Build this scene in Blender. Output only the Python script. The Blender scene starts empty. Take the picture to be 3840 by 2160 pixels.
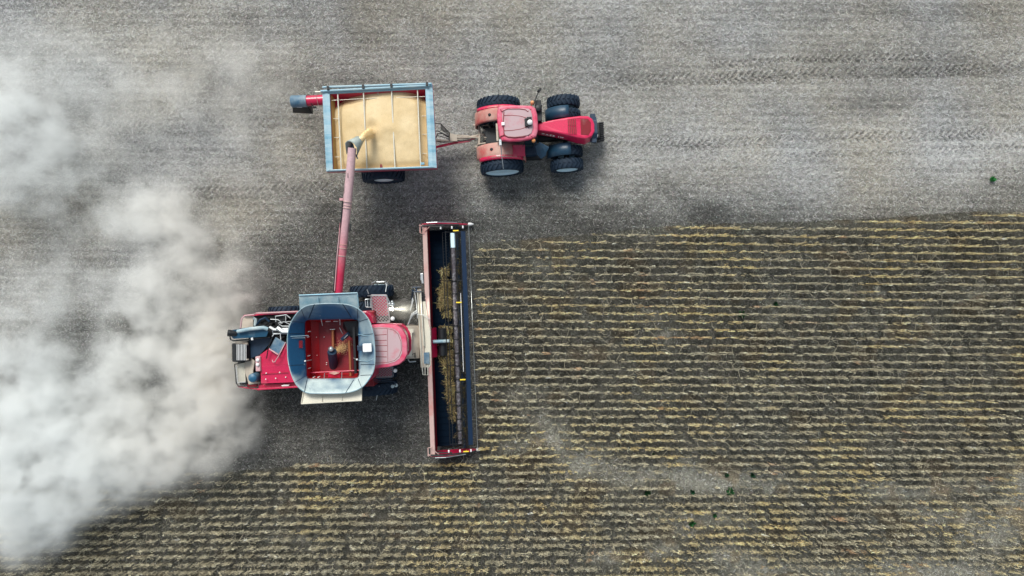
import bpy, math, random
import numpy as np
from mathutils import Vector, Matrix
random.seed(7)
rng = np.random.default_rng(11)
scene = bpy.context.scene
COL = scene.collection
H = 32.0          # height of the drone above the field
S = 76.0          # photograph pixels per metre on the ground

# ---------------------------------------------------------------- survey helpers
def W(px, py, z=0.0):
    """a surveyed point of the photograph (3840 wide) at a known height -> metres"""
    k = (H - z) / H / S
    return Vector(((px - 1920) * k, (1080 - py) * k, z))
def crop(x0, y0, sc):
    return lambda X, Y, z=0.0: W(x0 + X / sc, y0 + Y / sc, z)
CB = crop(820, 1020, 2.683)      # combine close-up
CC = crop(1060, 280, 3.294)      # cart close-up
CT = crop(1700, 300, 3.6233)     # tractor close-up
CH = crop(1500, 800, 2.897)      # upper half of header
CL = crop(1500, 1240, 2.785)     # lower half of header
CA = crop(1200, 480, 2.1955)     # unloading auger
CK = crop(1620, 300, 3.715)      # drawbar

# ---------------------------------------------------------------- camera, light
cam_d = bpy.data.cameras.new("camera"); cam = bpy.data.objects.new("camera", cam_d); COL.objects.link(cam)
cam.location = (0, 0, H); cam.rotation_euler = (0, 0, 0)
cam_d.sensor_width = 36; cam_d.lens = 18.0 / ((1920 / S) / H)
cam_d.clip_start = 0.1; cam_d.clip_end = 2000
scene.camera = cam
scene.view_settings.view_transform = 'Standard'; scene.view_settings.look = 'None'
scene.view_settings.gamma = 1.0; scene.view_settings.use_curve_mapping = False
scene.view_settings.exposure = 0.66
SUN_EL, SUN_AZ = math.radians(50), math.radians(-18)   # azimuth from +Y (top of the picture), clockwise
sd = bpy.data.lights.new("sun", 'SUN'); so = bpy.data.objects.new("sun", sd); COL.objects.link(so)
sd.energy = 1.8; sd.angle = math.radians(20); sd.color = (1.0, 0.975, 0.92)
sdir = Vector((math.sin(SUN_AZ) * math.cos(SUN_EL), math.cos(SUN_AZ) * math.cos(SUN_EL), math.sin(SUN_EL)))
so.rotation_euler = sdir.to_track_quat('Z', 'Y').to_euler(); so.location = sdir * 60
wd = bpy.data.worlds.new("World"); scene.world = wd; wd.use_nodes = True
nt = wd.node_tree; bgn = nt.nodes["Background"]
sky = nt.nodes.new("ShaderNodeTexSky"); sky.sky_type = 'NISHITA'; sky.sun_disc = False
sky.sun_elevation = SUN_EL; sky.sun_rotation = SUN_AZ; sky.air_density = 1.0; sky.dust_density = 3.0; sky.ozone_density = 1.0
hs = nt.nodes.new("ShaderNodeHueSaturation"); hs.inputs["Saturation"].default_value = 0.55
nt.links.new(sky.outputs[0], hs.inputs["Color"])
hm = nt.nodes.new("ShaderNodeVectorMath"); hm.operation = "MULTIPLY"; hm.inputs[1].default_value = (.965, 1.014, .975); nt.links.new(hs.outputs[0], hm.inputs[0]); nt.links.new(hm.outputs[0], bgn.inputs[0])
bgn.inputs[1].default_value = 0.098
scene.cycles.volume_bounces = 6; scene.cycles.max_bounces = 10
scene.cycles.volume_step_rate = 1.0; scene.cycles.volume_max_steps = 256

# ---------------------------------------------------------------- materials
def new_mat(name):
    m = bpy.data.materials.new(name); m.use_nodes = True
    return m, m.node_tree.nodes, m.node_tree.links, m.node_tree.nodes["Principled BSDF"]
DUST = (0.40, 0.345, 0.30)
def mat(name, col, rough=0.5, metal=0.0, dust=0.0, dust_col=DUST, var=0.18, scale=1.6, bump=0.0, coat=0.0, up=True, streak=None):
    """paint / metal / rubber under a film of field dust that settles on upward faces"""
    m, N, L, b = new_mat(name)
    tc = N.new("ShaderNodeTexCoord")
    n1 = N.new("ShaderNodeTexNoise"); n1.inputs["Scale"].default_value = scale; n1.inputs["Detail"].default_value = 7; n1.inputs["Roughness"].default_value = .62
    mp = N.new("ShaderNodeMapping")
    if streak: mp.inputs["Scale"].default_value = streak
    L.new(tc.outputs["Object"], mp.inputs[0]); L.new(mp.outputs[0], n1.inputs["Vector"])
    n2 = N.new("ShaderNodeTexNoise"); n2.inputs["Scale"].default_value = 38; n2.inputs["Detail"].default_value = 4
    L.new(tc.outputs["Object"], n2.inputs["Vector"])
    mv = N.new("ShaderNodeMapRange"); mv.inputs[1].default_value = .3; mv.inputs[2].default_value = .7
    mv.inputs[3].default_value = 1 - var; mv.inputs[4].default_value = 1 + var; L.new(n2.outputs[0], mv.inputs[0])
    vm = N.new("ShaderNodeVectorMath"); vm.operation = 'SCALE'; vm.inputs[0].default_value = col; L.new(mv.outputs[0], vm.inputs["Scale"])
    out = vm.outputs[0]
    if dust > 0:
        md = N.new("ShaderNodeMapRange"); md.inputs[1].default_value = .68 - .62 * dust; md.inputs[2].default_value = .98 - .62 * dust
        md.inputs[4].default_value = min(1, .35 + dust * .7); L.new(n1.outputs[0], md.inputs[0])
        fac = md.outputs[0]
        if up:
            ge = N.new("ShaderNodeNewGeometry"); sx = N.new("ShaderNodeSeparateXYZ"); L.new(ge.outputs["True Normal"], sx.inputs[0])
            mu = N.new("ShaderNodeMapRange"); mu.inputs[1].default_value = 0; mu.inputs[2].default_value = .8; mu.inputs[3].default_value = .25; L.new(sx.outputs[2], mu.inputs[0])
            mm = N.new("ShaderNodeMath"); mm.operation = 'MULTIPLY'; L.new(fac, mm.inputs[0]); L.new(mu.outputs[0], mm.inputs[1]); fac = mm.outputs[0]
        mx = N.new("ShaderNodeMix"); mx.data_type = 'RGBA'; L.new(fac, mx.inputs[0]); L.new(out, mx.inputs[6]); mx.inputs[7].default_value = (*dust_col, 1)
        out = mx.outputs[2]
        mr = N.new("ShaderNodeMapRange"); mr.inputs[3].default_value = rough; mr.inputs[4].default_value = .85; L.new(fac, mr.inputs[0]); L.new(mr.outputs[0], b.inputs["Roughness"])
        if metal:
            mt = N.new("ShaderNodeMapRange"); mt.inputs[3].default_value = metal; mt.inputs[4].default_value = 0; L.new(fac, mt.inputs[0]); L.new(mt.outputs[0], b.inputs["Metallic"])
    else:
        b.inputs["Roughness"].default_value = rough; b.inputs["Metallic"].default_value = metal
    L.new(out, b.inputs["Base Color"])
    if coat: b.inputs["Coat Weight"].default_value = coat; b.inputs["Coat Roughness"].default_value = .15
    bp = N.new("ShaderNodeBump"); bp.inputs["Strength"].default_value = .25 + bump; bp.inputs["Distance"].default_value = .01
    L.new(n2.outputs[0], bp.inputs["Height"]); L.new(bp.outputs[0], b.inputs["Normal"])
    return m
M = {}
M['red'] = mat('red_paint', (.50, .010, .060), .32, dust=.22, coat=.4)
M['red_clean'] = mat('hood_red_paint', (.64, .018, .085), .28, dust=.10, coat=.5)
M['roof_rim'] = mat('dusty_pink_roof_edge', (.60, .05, .12), .4, dust=.45, dust_col=(.56, .30, .36), scale=1.6)
M['roof_mid'] = mat('dust_covered_roof', (.50, .10, .14), .6, dust=.82, dust_col=(.46, .35, .37), scale=1.8)
M['red_dusty'] = mat('dusty_red_roof', (.60, .07, .10), .45, dust=.66, dust_col=(.50, .34, .35), scale=1.3)
M['red_dark'] = mat('grimy_dark_red', (.20, .006, .014), .45, dust=.12)
M['red_tank'] = mat('tank_red_paint', (.34, .003, .008), .42, dust=.06)
M['pink'] = mat('dust_faded_red_tube', (.50, .06, .10), .5, dust=.76, dust_col=(.56, .38, .39), scale=.55, up=False)
M['pink_beam'] = mat('dust_faded_red_beam', (.45, .10, .09), .6, dust=.78, dust_col=(.50, .37, .34), scale=.8, up=False)
M['tan'] = mat('dust_caked_fender', (.45, .05, .05), .55, dust=.62, dust_col=(.56, .42, .35), scale=1.1, up=False)
M['beige'] = mat('dust_caked_steel', (.20, .12, .10), .7, dust=.82, dust_col=(.52, .46, .38), scale=1.4, up=False)
M['blue'] = mat('blue_grey_panel', (.018, .10, .19), .45, .1, dust=.44, dust_col=(.42, .47, .46), scale=1.1, up=False)
M['blue_dusty'] = mat('pale_blue_grey_panel', (.16, .30, .38), .5, .1, dust=.55, dust_col=(.50, .55, .54), scale=1.3, up=False)
M['lining'] = mat('grain_stained_wall', (.40, .25, .09), .6, dust=.3, dust_col=(.50, .38, .18), up=False)
M['galv'] = mat('galvanised_rim', (.16, .33, .43), .38, .2, dust=.50, dust_col=(.50, .59, .61), scale=1.2, up=False, streak=(.5, 3, 1))
M['cream'] = mat('cream_panel', (.62, .58, .48), .5, 0, dust=.35, dust_col=(.50, .48, .42), scale=1.0, up=False)
M['white'] = mat('white_plastic', (.80, .80, .80), .4)
M['tyre'] = mat('tyre_rubber', (.004, .018, .040), .75, dust=.10, dust_col=(.06, .08, .09), up=False)
M['tyre_wall'] = mat('tyre_sidewall', (.006, .022, .045), .6, var=.1)
M['rim'] = mat('silver_blue_rim', (.66, .86, .95), .4, 0, var=.05)
M['rim_white'] = mat('white_rim', (.75, .80, .80), .4, var=.05)
M['navy'] = mat('navy_black_plastic', (.008, .028, .060), .45, dust=.06, dust_col=(.10, .12, .13))
M['belt'] = mat('draper_belt_rubber', (.0012, .0065, .016), .95); M['belt'].node_tree.nodes['Principled BSDF'].inputs['Specular IOR Level'].default_value = .12
M['bat'] = mat('navy_reel_bat', (.004, .020, .055), .4, .2)
M['black'] = mat('black_steel', (.010, .012, .015), .5, .2, dust=.08)
M['fblue'] = mat('front_fender_plastic', (.012, .045, .085), .4, dust=.25, dust_col=(.12, .19, .24))
M['steel'] = mat('bare_steel', (.50, .54, .56), .35, .7, dust=.25)
M['hose'] = mat('pale_hose', (.55, .57, .58), .5, .2, dust=.2)
M['olive'] = mat('olive_cab_side', (.030, .060, .058), .35, dust=.15, dust_col=(.12, .14, .12))
M['glass'] = mat('dark_tinted_glass', (.012, .03, .04), .06, coat=.5, var=.02)
M['amber'] = mat('amber_beacon', (.75, .30, .10), .3, dust=.3)
M['yellow'] = mat('yellow_marker', (.85, .62, .03), .5)
M['duct'] = mat('dark_blue_duct', (.015, .075, .14), .4, .1, dust=.22, dust_col=(.30, .38, .40), up=False)
M['loose_black'] = mat('soot_black_parts', (.004, .005, .007), .8, var=.4)
M['brown'] = mat('grain_polished_steel', (.34, .12, .05), .45, .3, dust=.15)
M['tubeworn'] = mat('worn_reel_tube', (.07, .06, .07), .5, .2, dust=.34, dust_col=(.46, .47, .50), scale=9, up=False)
M['grey'] = mat('grey_poly_spout', (.33, .38, .36), .5, dust=.3, dust_col=(.45, .47, .44))
M['wire'] = mat('pale_wire', (.62, .60, .52), .5, .3)
m, N, L, b = new_mat('work_lamp_glow'); b.inputs['Emission Color'].default_value = (1, .95, .85, 1); b.inputs['Emission Strength'].default_value = 14; M['lamp'] = m

def mat_vcol(name, rough=.85, noise_scale=30., amt=.35, spec=.3, bump=0.0, bscale=30.):
    m, N, L, b = new_mat(name)
    at = N.new("ShaderNodeAttribute"); at.attribute_name = "tone"
    tc = N.new("ShaderNodeTexCoord"); n = N.new("ShaderNodeTexNoise"); n.inputs["Scale"].default_value = noise_scale; n.inputs["Detail"].default_value = 6; n.inputs["Roughness"].default_value = .7
    L.new(tc.outputs["Object"], n.inputs["Vector"])
    mr = N.new("ShaderNodeMapRange"); mr.inputs[1].default_value = .3; mr.inputs[2].default_value = .7; mr.inputs[3].default_value = 1 - amt; mr.inputs[4].default_value = 1 + amt
    L.new(n.outputs[0], mr.inputs[0])
    v = N.new("ShaderNodeVectorMath"); v.operation = 'SCALE'; L.new(at.outputs["Color"], v.inputs[0]); L.new(mr.outputs[0], v.inputs["Scale"]); L.new(v.outputs[0], b.inputs["Base Color"])
    b.inputs["Roughness"].default_value = rough; b.inputs["Specular IOR Level"].default_value = spec
    if bump:
        bp = N.new("ShaderNodeBump"); bp.inputs["Strength"].default_value = bump; bp.inputs["Distance"].default_value = .03
        L.new(n.outputs[0], bp.inputs["Height"]); L.new(bp.outputs[0], b.inputs["Normal"])
    return m

# ---------------------------------------------------------------- object helpers
def tag(o, label=None, cat=None, group=None, kind=None):
    for k, v in (('label', label), ('category', cat), ('group', group), ('kind', kind)):
        if v: o[k] = v
    return o
def empty(name, loc, label, cat, group=None):
    o = bpy.data.objects.new(name, None); o.empty_display_size = .3; o.location = loc; COL.objects.link(o)
    return tag(o, label, cat, group)
def root_loc(o):
    while o.parent: o = o.parent
    return Vector(o.location)
class MB:
    """collects shapes given in metres and links them as one mesh object"""
    def __init__(s): s.v = []; s.f = []; s.smooth = []
    def add(s, vs, fs, smooth=False):
        o = len(s.v); s.v += [tuple(p) for p in vs]; s.f += [tuple(i + o for i in f) for f in fs]; s.smooth += [smooth] * len(fs); return s
    def prism(s, top, zb):
        """polygon of top points, walls straight down to zb (number or list)"""
        n = len(top); zb = zb if hasattr(zb, '__len__') else [zb] * n
        vs = list(top) + [Vector((p[0], p[1], zb[i])) for i, p in enumerate(top)]
        return s.add(vs, [tuple(range(n)), tuple(range(2 * n - 1, n - 1, -1))] + [((i + 1) % n, i, n + i, n + (i + 1) % n) for i in range(n)])
    def slab(s, pts, t):
        pts = [Vector(p) for p in pts]
        nrm = (pts[1] - pts[0]).cross(pts[2] - pts[0]).normalized()
        if nrm.z < 0: pts = pts[::-1]; nrm = -nrm
        n = len(pts); vs = pts + [p - nrm * t for p in pts]
        return s.add(vs, [tuple(range(n)), tuple(range(2 * n - 1, n - 1, -1))] + [((i + 1) % n, i, n + i, n + (i + 1) % n) for i in range(n)])
    def loft(s, loops, cap0=True, cap1=True, closed=True, smooth=False):
        n = len(loops[0]); vs = [p for l in loops for p in l]; fs = []
        for k in range(len(loops) - 1):
            for i in range(n if closed else n - 1):
                j = (i + 1) % n; fs.append((k * n + i, k * n + j, (k + 1) * n + j, (k + 1) * n + i))
        s.add(vs, fs, smooth)
        if cap0: s.add(loops[0], [tuple(range(n - 1, -1, -1))])
        if cap1: s.add(loops[-1], [tuple(range(n))])
        return s
    def tube(s, pts, r, n=8, cap=True):
        pts = [Vector(p) for p in pts]; rs = r if hasattr(r, '__len__') else [r] * len(pts)
        loops = []; ref = None
        for i, p in enumerate(pts):
            d = (pts[min(i + 1, len(pts) - 1)] - pts[max(i - 1, 0)]).normalized()
            if ref is None: ref = d.orthogonal().normalized()
            ref = (ref - d * ref.dot(d)).normalized(); q = d.cross(ref)
            loops.append([p + (ref * math.cos(a) + q * math.sin(a)) * rs[i] for a in [2 * math.pi * k / n for k in range(n)]])
        return s.loft(loops, cap, cap, smooth=n > 6)
    def lathe(s, c, axis, prof, n=40, smooth=True, cap=False):
        """prof = [(offset along axis, radius)]"""
        c = Vector(c); a = Vector(axis).normalized(); u = a.orthogonal().normalized(); w = a.cross(u)
        loops = [[c + a * o + (u * math.cos(t) + w * math.sin(t)) * r for t in [2 * math.pi * k / n for k in range(n)]] for o, r in prof]
        return s.loft(loops, cap, cap, smooth=smooth)
    def box(s, c, size, rot=0.0, tilt=None):
        c = Vector(c); R = Matrix.Rotation(rot, 3, 'Z')
        if tilt is not None: R = R @ tilt
        vs = [c + R @ Vector((x * size[0] / 2, y * size[1] / 2, z * size[2] / 2)) for z in (-1, 1) for y in (-1, 1) for x in (-1, 1)]
        return s.add(vs, [(0, 2, 3, 1), (4, 5, 7, 6), (0, 1, 5, 4), (2, 6, 7, 3), (0, 4, 6, 2), (1, 3, 7, 5)])
    def build(s, name, m, parent=None, bevel=0, solid=0, label=None):
        me = bpy.data.meshes.new(name); r = root_loc(parent) if parent else Vector((0, 0, 0))
        me.from_pydata([tuple(Vector(p) - r) for p in s.v], [], s.f); me.polygons.foreach_set('use_smooth', s.smooth); me.materials.append(m); me.update()
        o = bpy.data.objects.new(name, me); COL.objects.link(o)
        if parent: o.parent = parent
        if solid:
            md = o.modifiers.new('thickness', 'SOLIDIFY'); md.thickness = solid; md.offset = 0
        if bevel:
            md = o.modifiers.new('edges', 'BEVEL'); md.width = bevel; md.segments = 2; md.limit_method = 'ANGLE'; md.angle_limit = .6
        if label: o['label'] = label
        return o
def fast_mesh(name, v, f, m, tone=None, smooth=False, loc=None):
    me = bpy.data.meshes.new(name); v = np.asarray(v, np.float32); f = np.asarray(f, np.int32)
    if loc is not None: v = v - np.asarray(loc, np.float32)
    k = f.shape[1]
    me.vertices.add(len(v)); me.vertices.foreach_set('co', v.ravel())
    me.loops.add(f.size); me.loops.foreach_set('vertex_index', f.ravel())
    me.polygons.add(len(f)); me.polygons.foreach_set('loop_start', np.arange(0, f.size, k, dtype=np.int32))
    if smooth: me.polygons.foreach_set('use_smooth', np.ones(len(f), bool))
    me.update(calc_edges=True)
    if tone is not None:
        a = me.color_attributes.new('tone', 'FLOAT_COLOR', 'POINT')
        c = np.ones((len(v), 4), np.float32); c[:, :3] = tone; a.data.foreach_set('color', c.ravel())
    me.materials.append(m); o = bpy.data.objects.new(name, me); COL.objects.link(o)
    if loc is not None: o.location = loc
    return o
def _h(ix, iy, seed):
    n = (ix.astype(np.int64) * 374761393 + iy.astype(np.int64) * 668265263 + seed * 974634777) & 0x7fffffff
    n = ((n ^ (n >> 13)) * 1274126177) & 0x7fffffff
    return ((n ^ (n >> 16)) & 0xffff) / 65535.0
def vnoise(x, y, sc, seed=0, octv=1, rough=.5):
    tot = 0; a = 1; s_ = 0
    for o in range(octv):
        X = x / sc; Y = y / sc; ix = np.floor(X); iy = np.floor(Y); fx = X - ix; fy = Y - iy
        fx = fx * fx * (3 - 2 * fx); fy = fy * fy * (3 - 2 * fy); ix = ix.astype(np.int64); iy = iy.astype(np.int64)
        n = (_h(ix, iy, seed + o) * (1 - fx) + _h(ix + 1, iy, seed + o) * fx) * (1 - fy) + (_h(ix, iy + 1, seed + o) * (1 - fx) + _h(ix + 1, iy + 1, seed + o) * fx) * fy
        tot = tot + n * a; s_ += a; a *= rough; sc *= .5
    return tot / s_
def sstep(a, b, x):
    t = np.clip((x - a) / (b - a), 0, 1); return t * t * (3 - 2 * t)
# ---------------------------------------------------------------- the field
def row_py(k, px):
    """surveyed ridge line of crop row k (pixels)"""
    sl = np.interp(k, [0, 13, 25, 30, 38, 50], [.0095, .006, 0, -.003, -.009, -.009])
    return 854 + 29.45 * k + .008 * k * k + sl * (px - 2700)
ROWZ = .6; KR = (H - ROWZ) / H / S
def row_world(k, x):
    px = x / KR + 1920
    return (1080 - row_py(k, px)) * KR
def start_px(k):
    return {-2: 3660, -1: 3215, 0: 2520, 1: 2215, 2: 1890, 30: 1100, 31: 650, 32: 420}.get(k, (1775 + k * .9) if k < 30 else -400)
def standing(x, y):
    """1 where soybeans still stand (x, y arrays in metres)"""
    px = x * S + 1920; py = 1080 - y * S
    kk = (py - 854) / 29.8
    edge = np.where(kk < 29.5, np.interp(px, [1780, 1900, 2215, 2520, 3215, 3660], [900, 900, 872, 843, 818, 790]), np.interp(px, [400, 420, 650, 1100], [1840, 1812, 1782, 1755]))
    st = (px > 1775 + (py - 850) * .03) & (py > np.interp(px, [1780, 1900, 2215, 2520, 3215, 3660], [910, 905, 876, 846, 822, 792]))
    lo = py > np.interp(px, [0, 420, 650, 1100, 1800], [1830, 1812, 1782, 1750, 1735])
    return (st | lo).astype(float)
TR = [(1560, 345, 2300, 308, 20, .35), (1560, 590, 2250, 552, 20, .35), (2200, 330, 3950, 268, 14, .4), (2300, 306, 3950, 250, 22, 1.0), (2650, 240, 3950, 196, 15, .8), (2250, 552, 3950, 494, 21, 1.0), (2750, 596, 3950, 548, 14, .8),
      (330, 486, 1190, 462, 26, .45), (480, 742, 1330, 700, 24, .6), (300, 560, 1190, 545, 20, .3)]
def tracks(x, y):
    px = x * S + 1920; py = 1080 - y * S; hgt = np.zeros_like(x); wear = np.zeros_like(x)
    for x0, y0, x1, y1, hw, amp in TR:
        t = (px - x0) / (x1 - x0); c = y0 + (y1 - y0) * t + 3 * np.sin(px / 130.); d = (py - c)
        inside = sstep(1.15, .85, np.abs(d) / hw) * sstep(0, .03, t) * sstep(1.0, .98, t)
        fade = .55 + .45 * sstep(.35, .65, vnoise(x, y, 2.2, 50 + int(hw)))
        side = np.where(d < 0, 0, 12.5)
        ph = ((px + side - np.abs(d) * .75) % 25.) / 25.
        lug = sstep(.0, .18, ph) * sstep(.62, .44, ph)
        hgt += inside * amp * fade * (lug * .085 - .045); wear += inside * amp * fade * (1 - lug)
    return hgt, np.clip(wear, 0, 1)
PATCH = [(2060, 1655, 90, 30, .8), (2200, 1745, 110, 50, 1), (2330, 1800, 60, 30, .7), (2480, 1775, 130, 26, .8), (2700, 1785, 160, 34, 1), (2640, 1832, 120, 26, .9), (2560, 1765, 60, 30, .8), (2900, 1815, 100, 24, .6),
         (2640, 1945, 130, 26, .9), (2560, 2000, 60, 20, .5), (2290, 2095, 70, 28, 1), (2470, 2068, 55, 26, .9), (2740, 2078, 80, 30, .9), (2860, 2135, 120, 30, .8), (3400, 1835, 200, 22, .8), (3650, 1815, 120, 22, .5), (3560, 1925, 150, 34, .8), (3700, 2010, 120, 60, .8),
         (3820, 1780, 50, 60, .7), (3480, 2140, 200, 40, .9), (3800, 1900, 70, 90, .7), (3660, 2150, 160, 40, .8), (3120, 2140, 110, 24, .6), (3280, 1092, 36, 14, .9), (3680, 1100, 60, 14, .6), (2900, 1140, 60, 22, .5), (2500, 1260, 60, 20, .6), (2060, 980, 60, 26, .5), (1990, 1460, 100, 24, .5),
         (2060, 1600, 60, 50, .6), (1640, 1850, 150, 18, .5), (2480, 1180, 80, 14, .4), (1980, 1560, 60, 30, .5), (1900, 1665, 60, 20, .6), (3000, 1150, 30, 14, .6), (2880, 1205, 40, 16, .5), (700, 1870, 100, 12, .4), (1100, 2020, 120, 14, .5), (2180, 1320, 90, 14, .4)]
def bare(x, y):
    px = x * S + 1920; py = 1080 - y * S; v = 0
    wx = (vnoise(x, y, .9, 77, 3) - .5) * 90; wy = (vnoise(x, y, .6, 177, 3) - .5) * 60
    for cx, cy, rx, ry, s_ in PATCH: v = v + s_ * np.exp(-(((px + wx - cx) / rx) ** 2 + ((py + wy - cy) / ry) ** 2))
    return np.clip(v * 1.1, 0, 1)
def soil_tone(x, y):
    px = x * S + 1920; py = 1080 - y * S
    big = vnoise(x * .55, y, 5.0, 3, 4, .55); mid = vnoise(x * .7, y, 1.3, 9, 3, .6); streak = vnoise(x * .12, y, .9, 31, 3, .6)
    # light: chaff-covered dust; dark: moist, newly uncovered soil
    edge = np.interp(px, [0, 600, 1000, 1300, 2000, 2500, 3300, 3840], [1250, 1040, 860, 750, 730, 730, 750, 710])
    e2 = edge + (big - .5) * 200 + (mid - .5) * 70
    dark = sstep(-130, 150, py - e2)
    left = sstep(1100, 300, px)
    dark = dark * (1 - .35 * left)
    lightv = .248 + .15 * (big - .5) + .12 * (mid - .5) + .14 * (streak - .5)
    band = sstep(380, 470, py) * sstep(700, 560, py); lightv = lightv + .035 * band * sstep(2100, 2500, px)
    darkv = .064 + .05 * (mid - .45) + .05 * (big - .5)
    st = standing(x, y)
    patch = bare(x, y)
    standv = .044 + .036 * mid + .115 * patch
    v = lightv * (1 - dark) + darkv * dark
    rowph = np.cos(2 * np.pi * ((py - 854 - .0065 * (px - 2700)) / 29.45)); v = v * (1 + .20 * rowph * vnoise(x * .3, y, .7, 35, 2))
    v = np.where(st > 0, standv, v)
    warm = vnoise(x, y, 3.5, 91, 2)
    tint = np.stack([1.03 + .05 * (warm - .5) * 2, 1.0 + 0 * warm, .925 - .09 * (warm - .5) * 2], -1)
    tint = tint * (1 - dark[..., None]) + dark[..., None] * np.stack([1.01 + .06 * (warm - .5), 1.0 + 0 * warm, .93 - .05 * (warm - .5)], -1)
    brown = sstep(.62, .75, vnoise(x, y, 1.1, 93, 2))[..., None] * (st > 0)[..., None]
    tint = np.where((st > 0)[..., None], tint * np.array([1.02, 1.0, .90]), tint)
    tint = tint * (1 - brown * .5 * np.array([-.15, .1, .35]))
    return np.clip(v, .02, .6)[..., None] * tint, dark, patch

def axis_lines(lo, hi, step, far):
    core = np.arange(lo, hi + step, step); out = [];
    d = step * 2; p = core[-1]
    while p < far: p += d; d *= 1.5; out.append(min(p, far))
    d = step * 2; q = core[0]; inn = []
    while q > -far: q -= d; d *= 1.5; inn.append(max(q, -far))
    return np.concatenate([np.array(inn[::-1]), core, np.array(out)])
gx = axis_lines(-28, 28, .05, 420.); gy = axis_lines(-16.5, 16.5, .045, 420.)
GX, GY = np.meshgrid(gx, gy); nx, ny = len(gx), len(gy)
tk, wear = tracks(GX, GY)
core = (np.abs(GX) < 29) & (np.abs(GY) < 17)
GZ = np.where(core, (vnoise(GX, GY, .11, 5) - .5) * .030 + (vnoise(GX * .6, GY, .35, 6, 2) - .5) * .05 + tk, 0)
tone, darkm, patchm = soil_tone(GX, GY)
speck = vnoise(GX * .8, GY, .075, 15); tone = tone * (1 + (.75 * (speck - .5))[..., None]) * (1 - .42 * wear[..., None])
far_ = ~((np.abs(GX) < 28.4) & (np.abs(GY) < 16.8)); tone[far_] = np.where((GY[far_] > 0)[:, None], np.array([.27, .26, .24]), np.array([.085, .08, .07]))
idx = np.arange(nx * ny).reshape(ny, nx)
F = np.stack([idx[:-1, :-1], idx[:-1, 1:], idx[1:, 1:], idx[1:, :-1]], -1).reshape(-1, 4)
ground = fast_mesh('ground', np.stack([GX, GY, GZ], -1).reshape(-1, 3), F, mat_vcol('field_soil', .95, 26, .45, .15, .6), tone.reshape(-1, 3), smooth=True)
tag(ground, 'grey harvested soil with chaff, darker where newly cut', 'ground', kind='structure')

# chopped stalks and chaff lying on the cut ground
def ribbons(P0, P1, w, side=None):
    """quads from P0 to P1, width w (arrays)"""
    d = P1 - P0; n = len(P0)
    if side is None:
        side = rng.normal(size=(n, 3)); side[:, 2] *= .4
    s_ = np.cross(d, side); s_ = s_ / (np.linalg.norm(s_, axis=1, keepdims=True) + 1e-9) * (w[:, None] / 2)
    V = np.stack([P0 - s_, P0 + s_, P1 + s_, P1 - s_], 1).reshape(-1, 3)
    return V, np.arange(4 * n).reshape(-1, 4)
n = 620000
x = rng.uniform(-27, 27, n); y = rng.uniform(-15.5, 15.5, n)
t_, dk, pt = soil_tone(x, y); st = standing(x, y)
keep = rng.random(n) < np.where(st > 0, .72, 1 - .2 * dk) * (1 - .5 * tracks(x, y)[1]); x, y, t_, dk, st = x[keep], y[keep], t_[keep], dk[keep], st[keep]; n = len(x)
ang = rng.normal(0, .9, n); ln = rng.uniform(.035, .11, n) * (1 - .2 * dk); zz = rng.uniform(.012, .05, n)
d = np.stack([np.cos(ang), np.sin(ang), rng.normal(0, .18, n)], -1) * ln[:, None]
P0 = np.stack([x, y, zz], -1); P1 = P0 + d; P1[:, 2] = np.maximum(P1[:, 2], .01)
bend = np.stack([-np.sin(ang), np.cos(ang), rng.normal(0, .3, n)], -1) * (ln * rng.normal(0, .35, n))[:, None]; P2 = P1 + d * .6 + bend; P2[:, 2] = np.maximum(P2[:, 2], .01)
wv = rng.uniform(.007, .016, n); up = np.tile([0, 0, 1.], (n, 1)) + rng.normal(0, .25, (n, 3))
V1, F1 = ribbons(P0, P1, wv, up); V2, F2 = ribbons(P1, P2, wv * .8, up)
base = t_ * np.where(st > 0, 2.0, 1.5 + dk)[:, None] + .02
br = rng.lognormal(-.08, .50, n)[:, None]
colr = np.clip(base * br * (1 + rng.normal(0, .05, (n, 3))), .015, .62)
straw = fast_mesh('crop_residue', np.concatenate([V1, V2]), np.concatenate([F1, F2 + len(V1)]), mat_vcol('chaff', .8, 9, .15), np.concatenate([np.repeat(colr, 4, 0)] * 2))
tag(straw, 'pale chopped stalks and chaff scattered over the cut soil', 'crop residue', kind='stuff')

# standing rows of ripe soybeans, every row an object of its own
row_mat = mat_vcol('dry_soybean', .7, 12, .12, .3)
def bare_old(x, y):
    return sstep(.47, .66, vnoise(x * .55, y, 2.4, 77, 3, .6)) * sstep(-5, -9, y) + .8 * sstep(.60, .70, vnoise(x, y * 1.4, 1.5, 79, 2)) * (1 - .5 * sstep(-4, -1, y))
ORD = ['first', 'second', 'third', 'fourth', 'fifth', 'sixth', 'seventh', 'eighth', 'ninth', 'tenth', 'eleventh', 'twelfth', 'thirteenth', 'fourteenth', 'fifteenth', 'sixteenth', 'seventeenth', 'eighteenth', 'nineteenth']
TENS = {2: 'twenty', 3: 'thirty', 4: 'forty', 5: 'fifty'}
def ordinal(n):
    if n < 20: return ORD[n - 1]
    t, u = divmod(n, 10)
    return (TENS[t][:-1] + 'ieth') if u == 0 else TENS[t] + '-' + ORD[u - 1]
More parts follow.
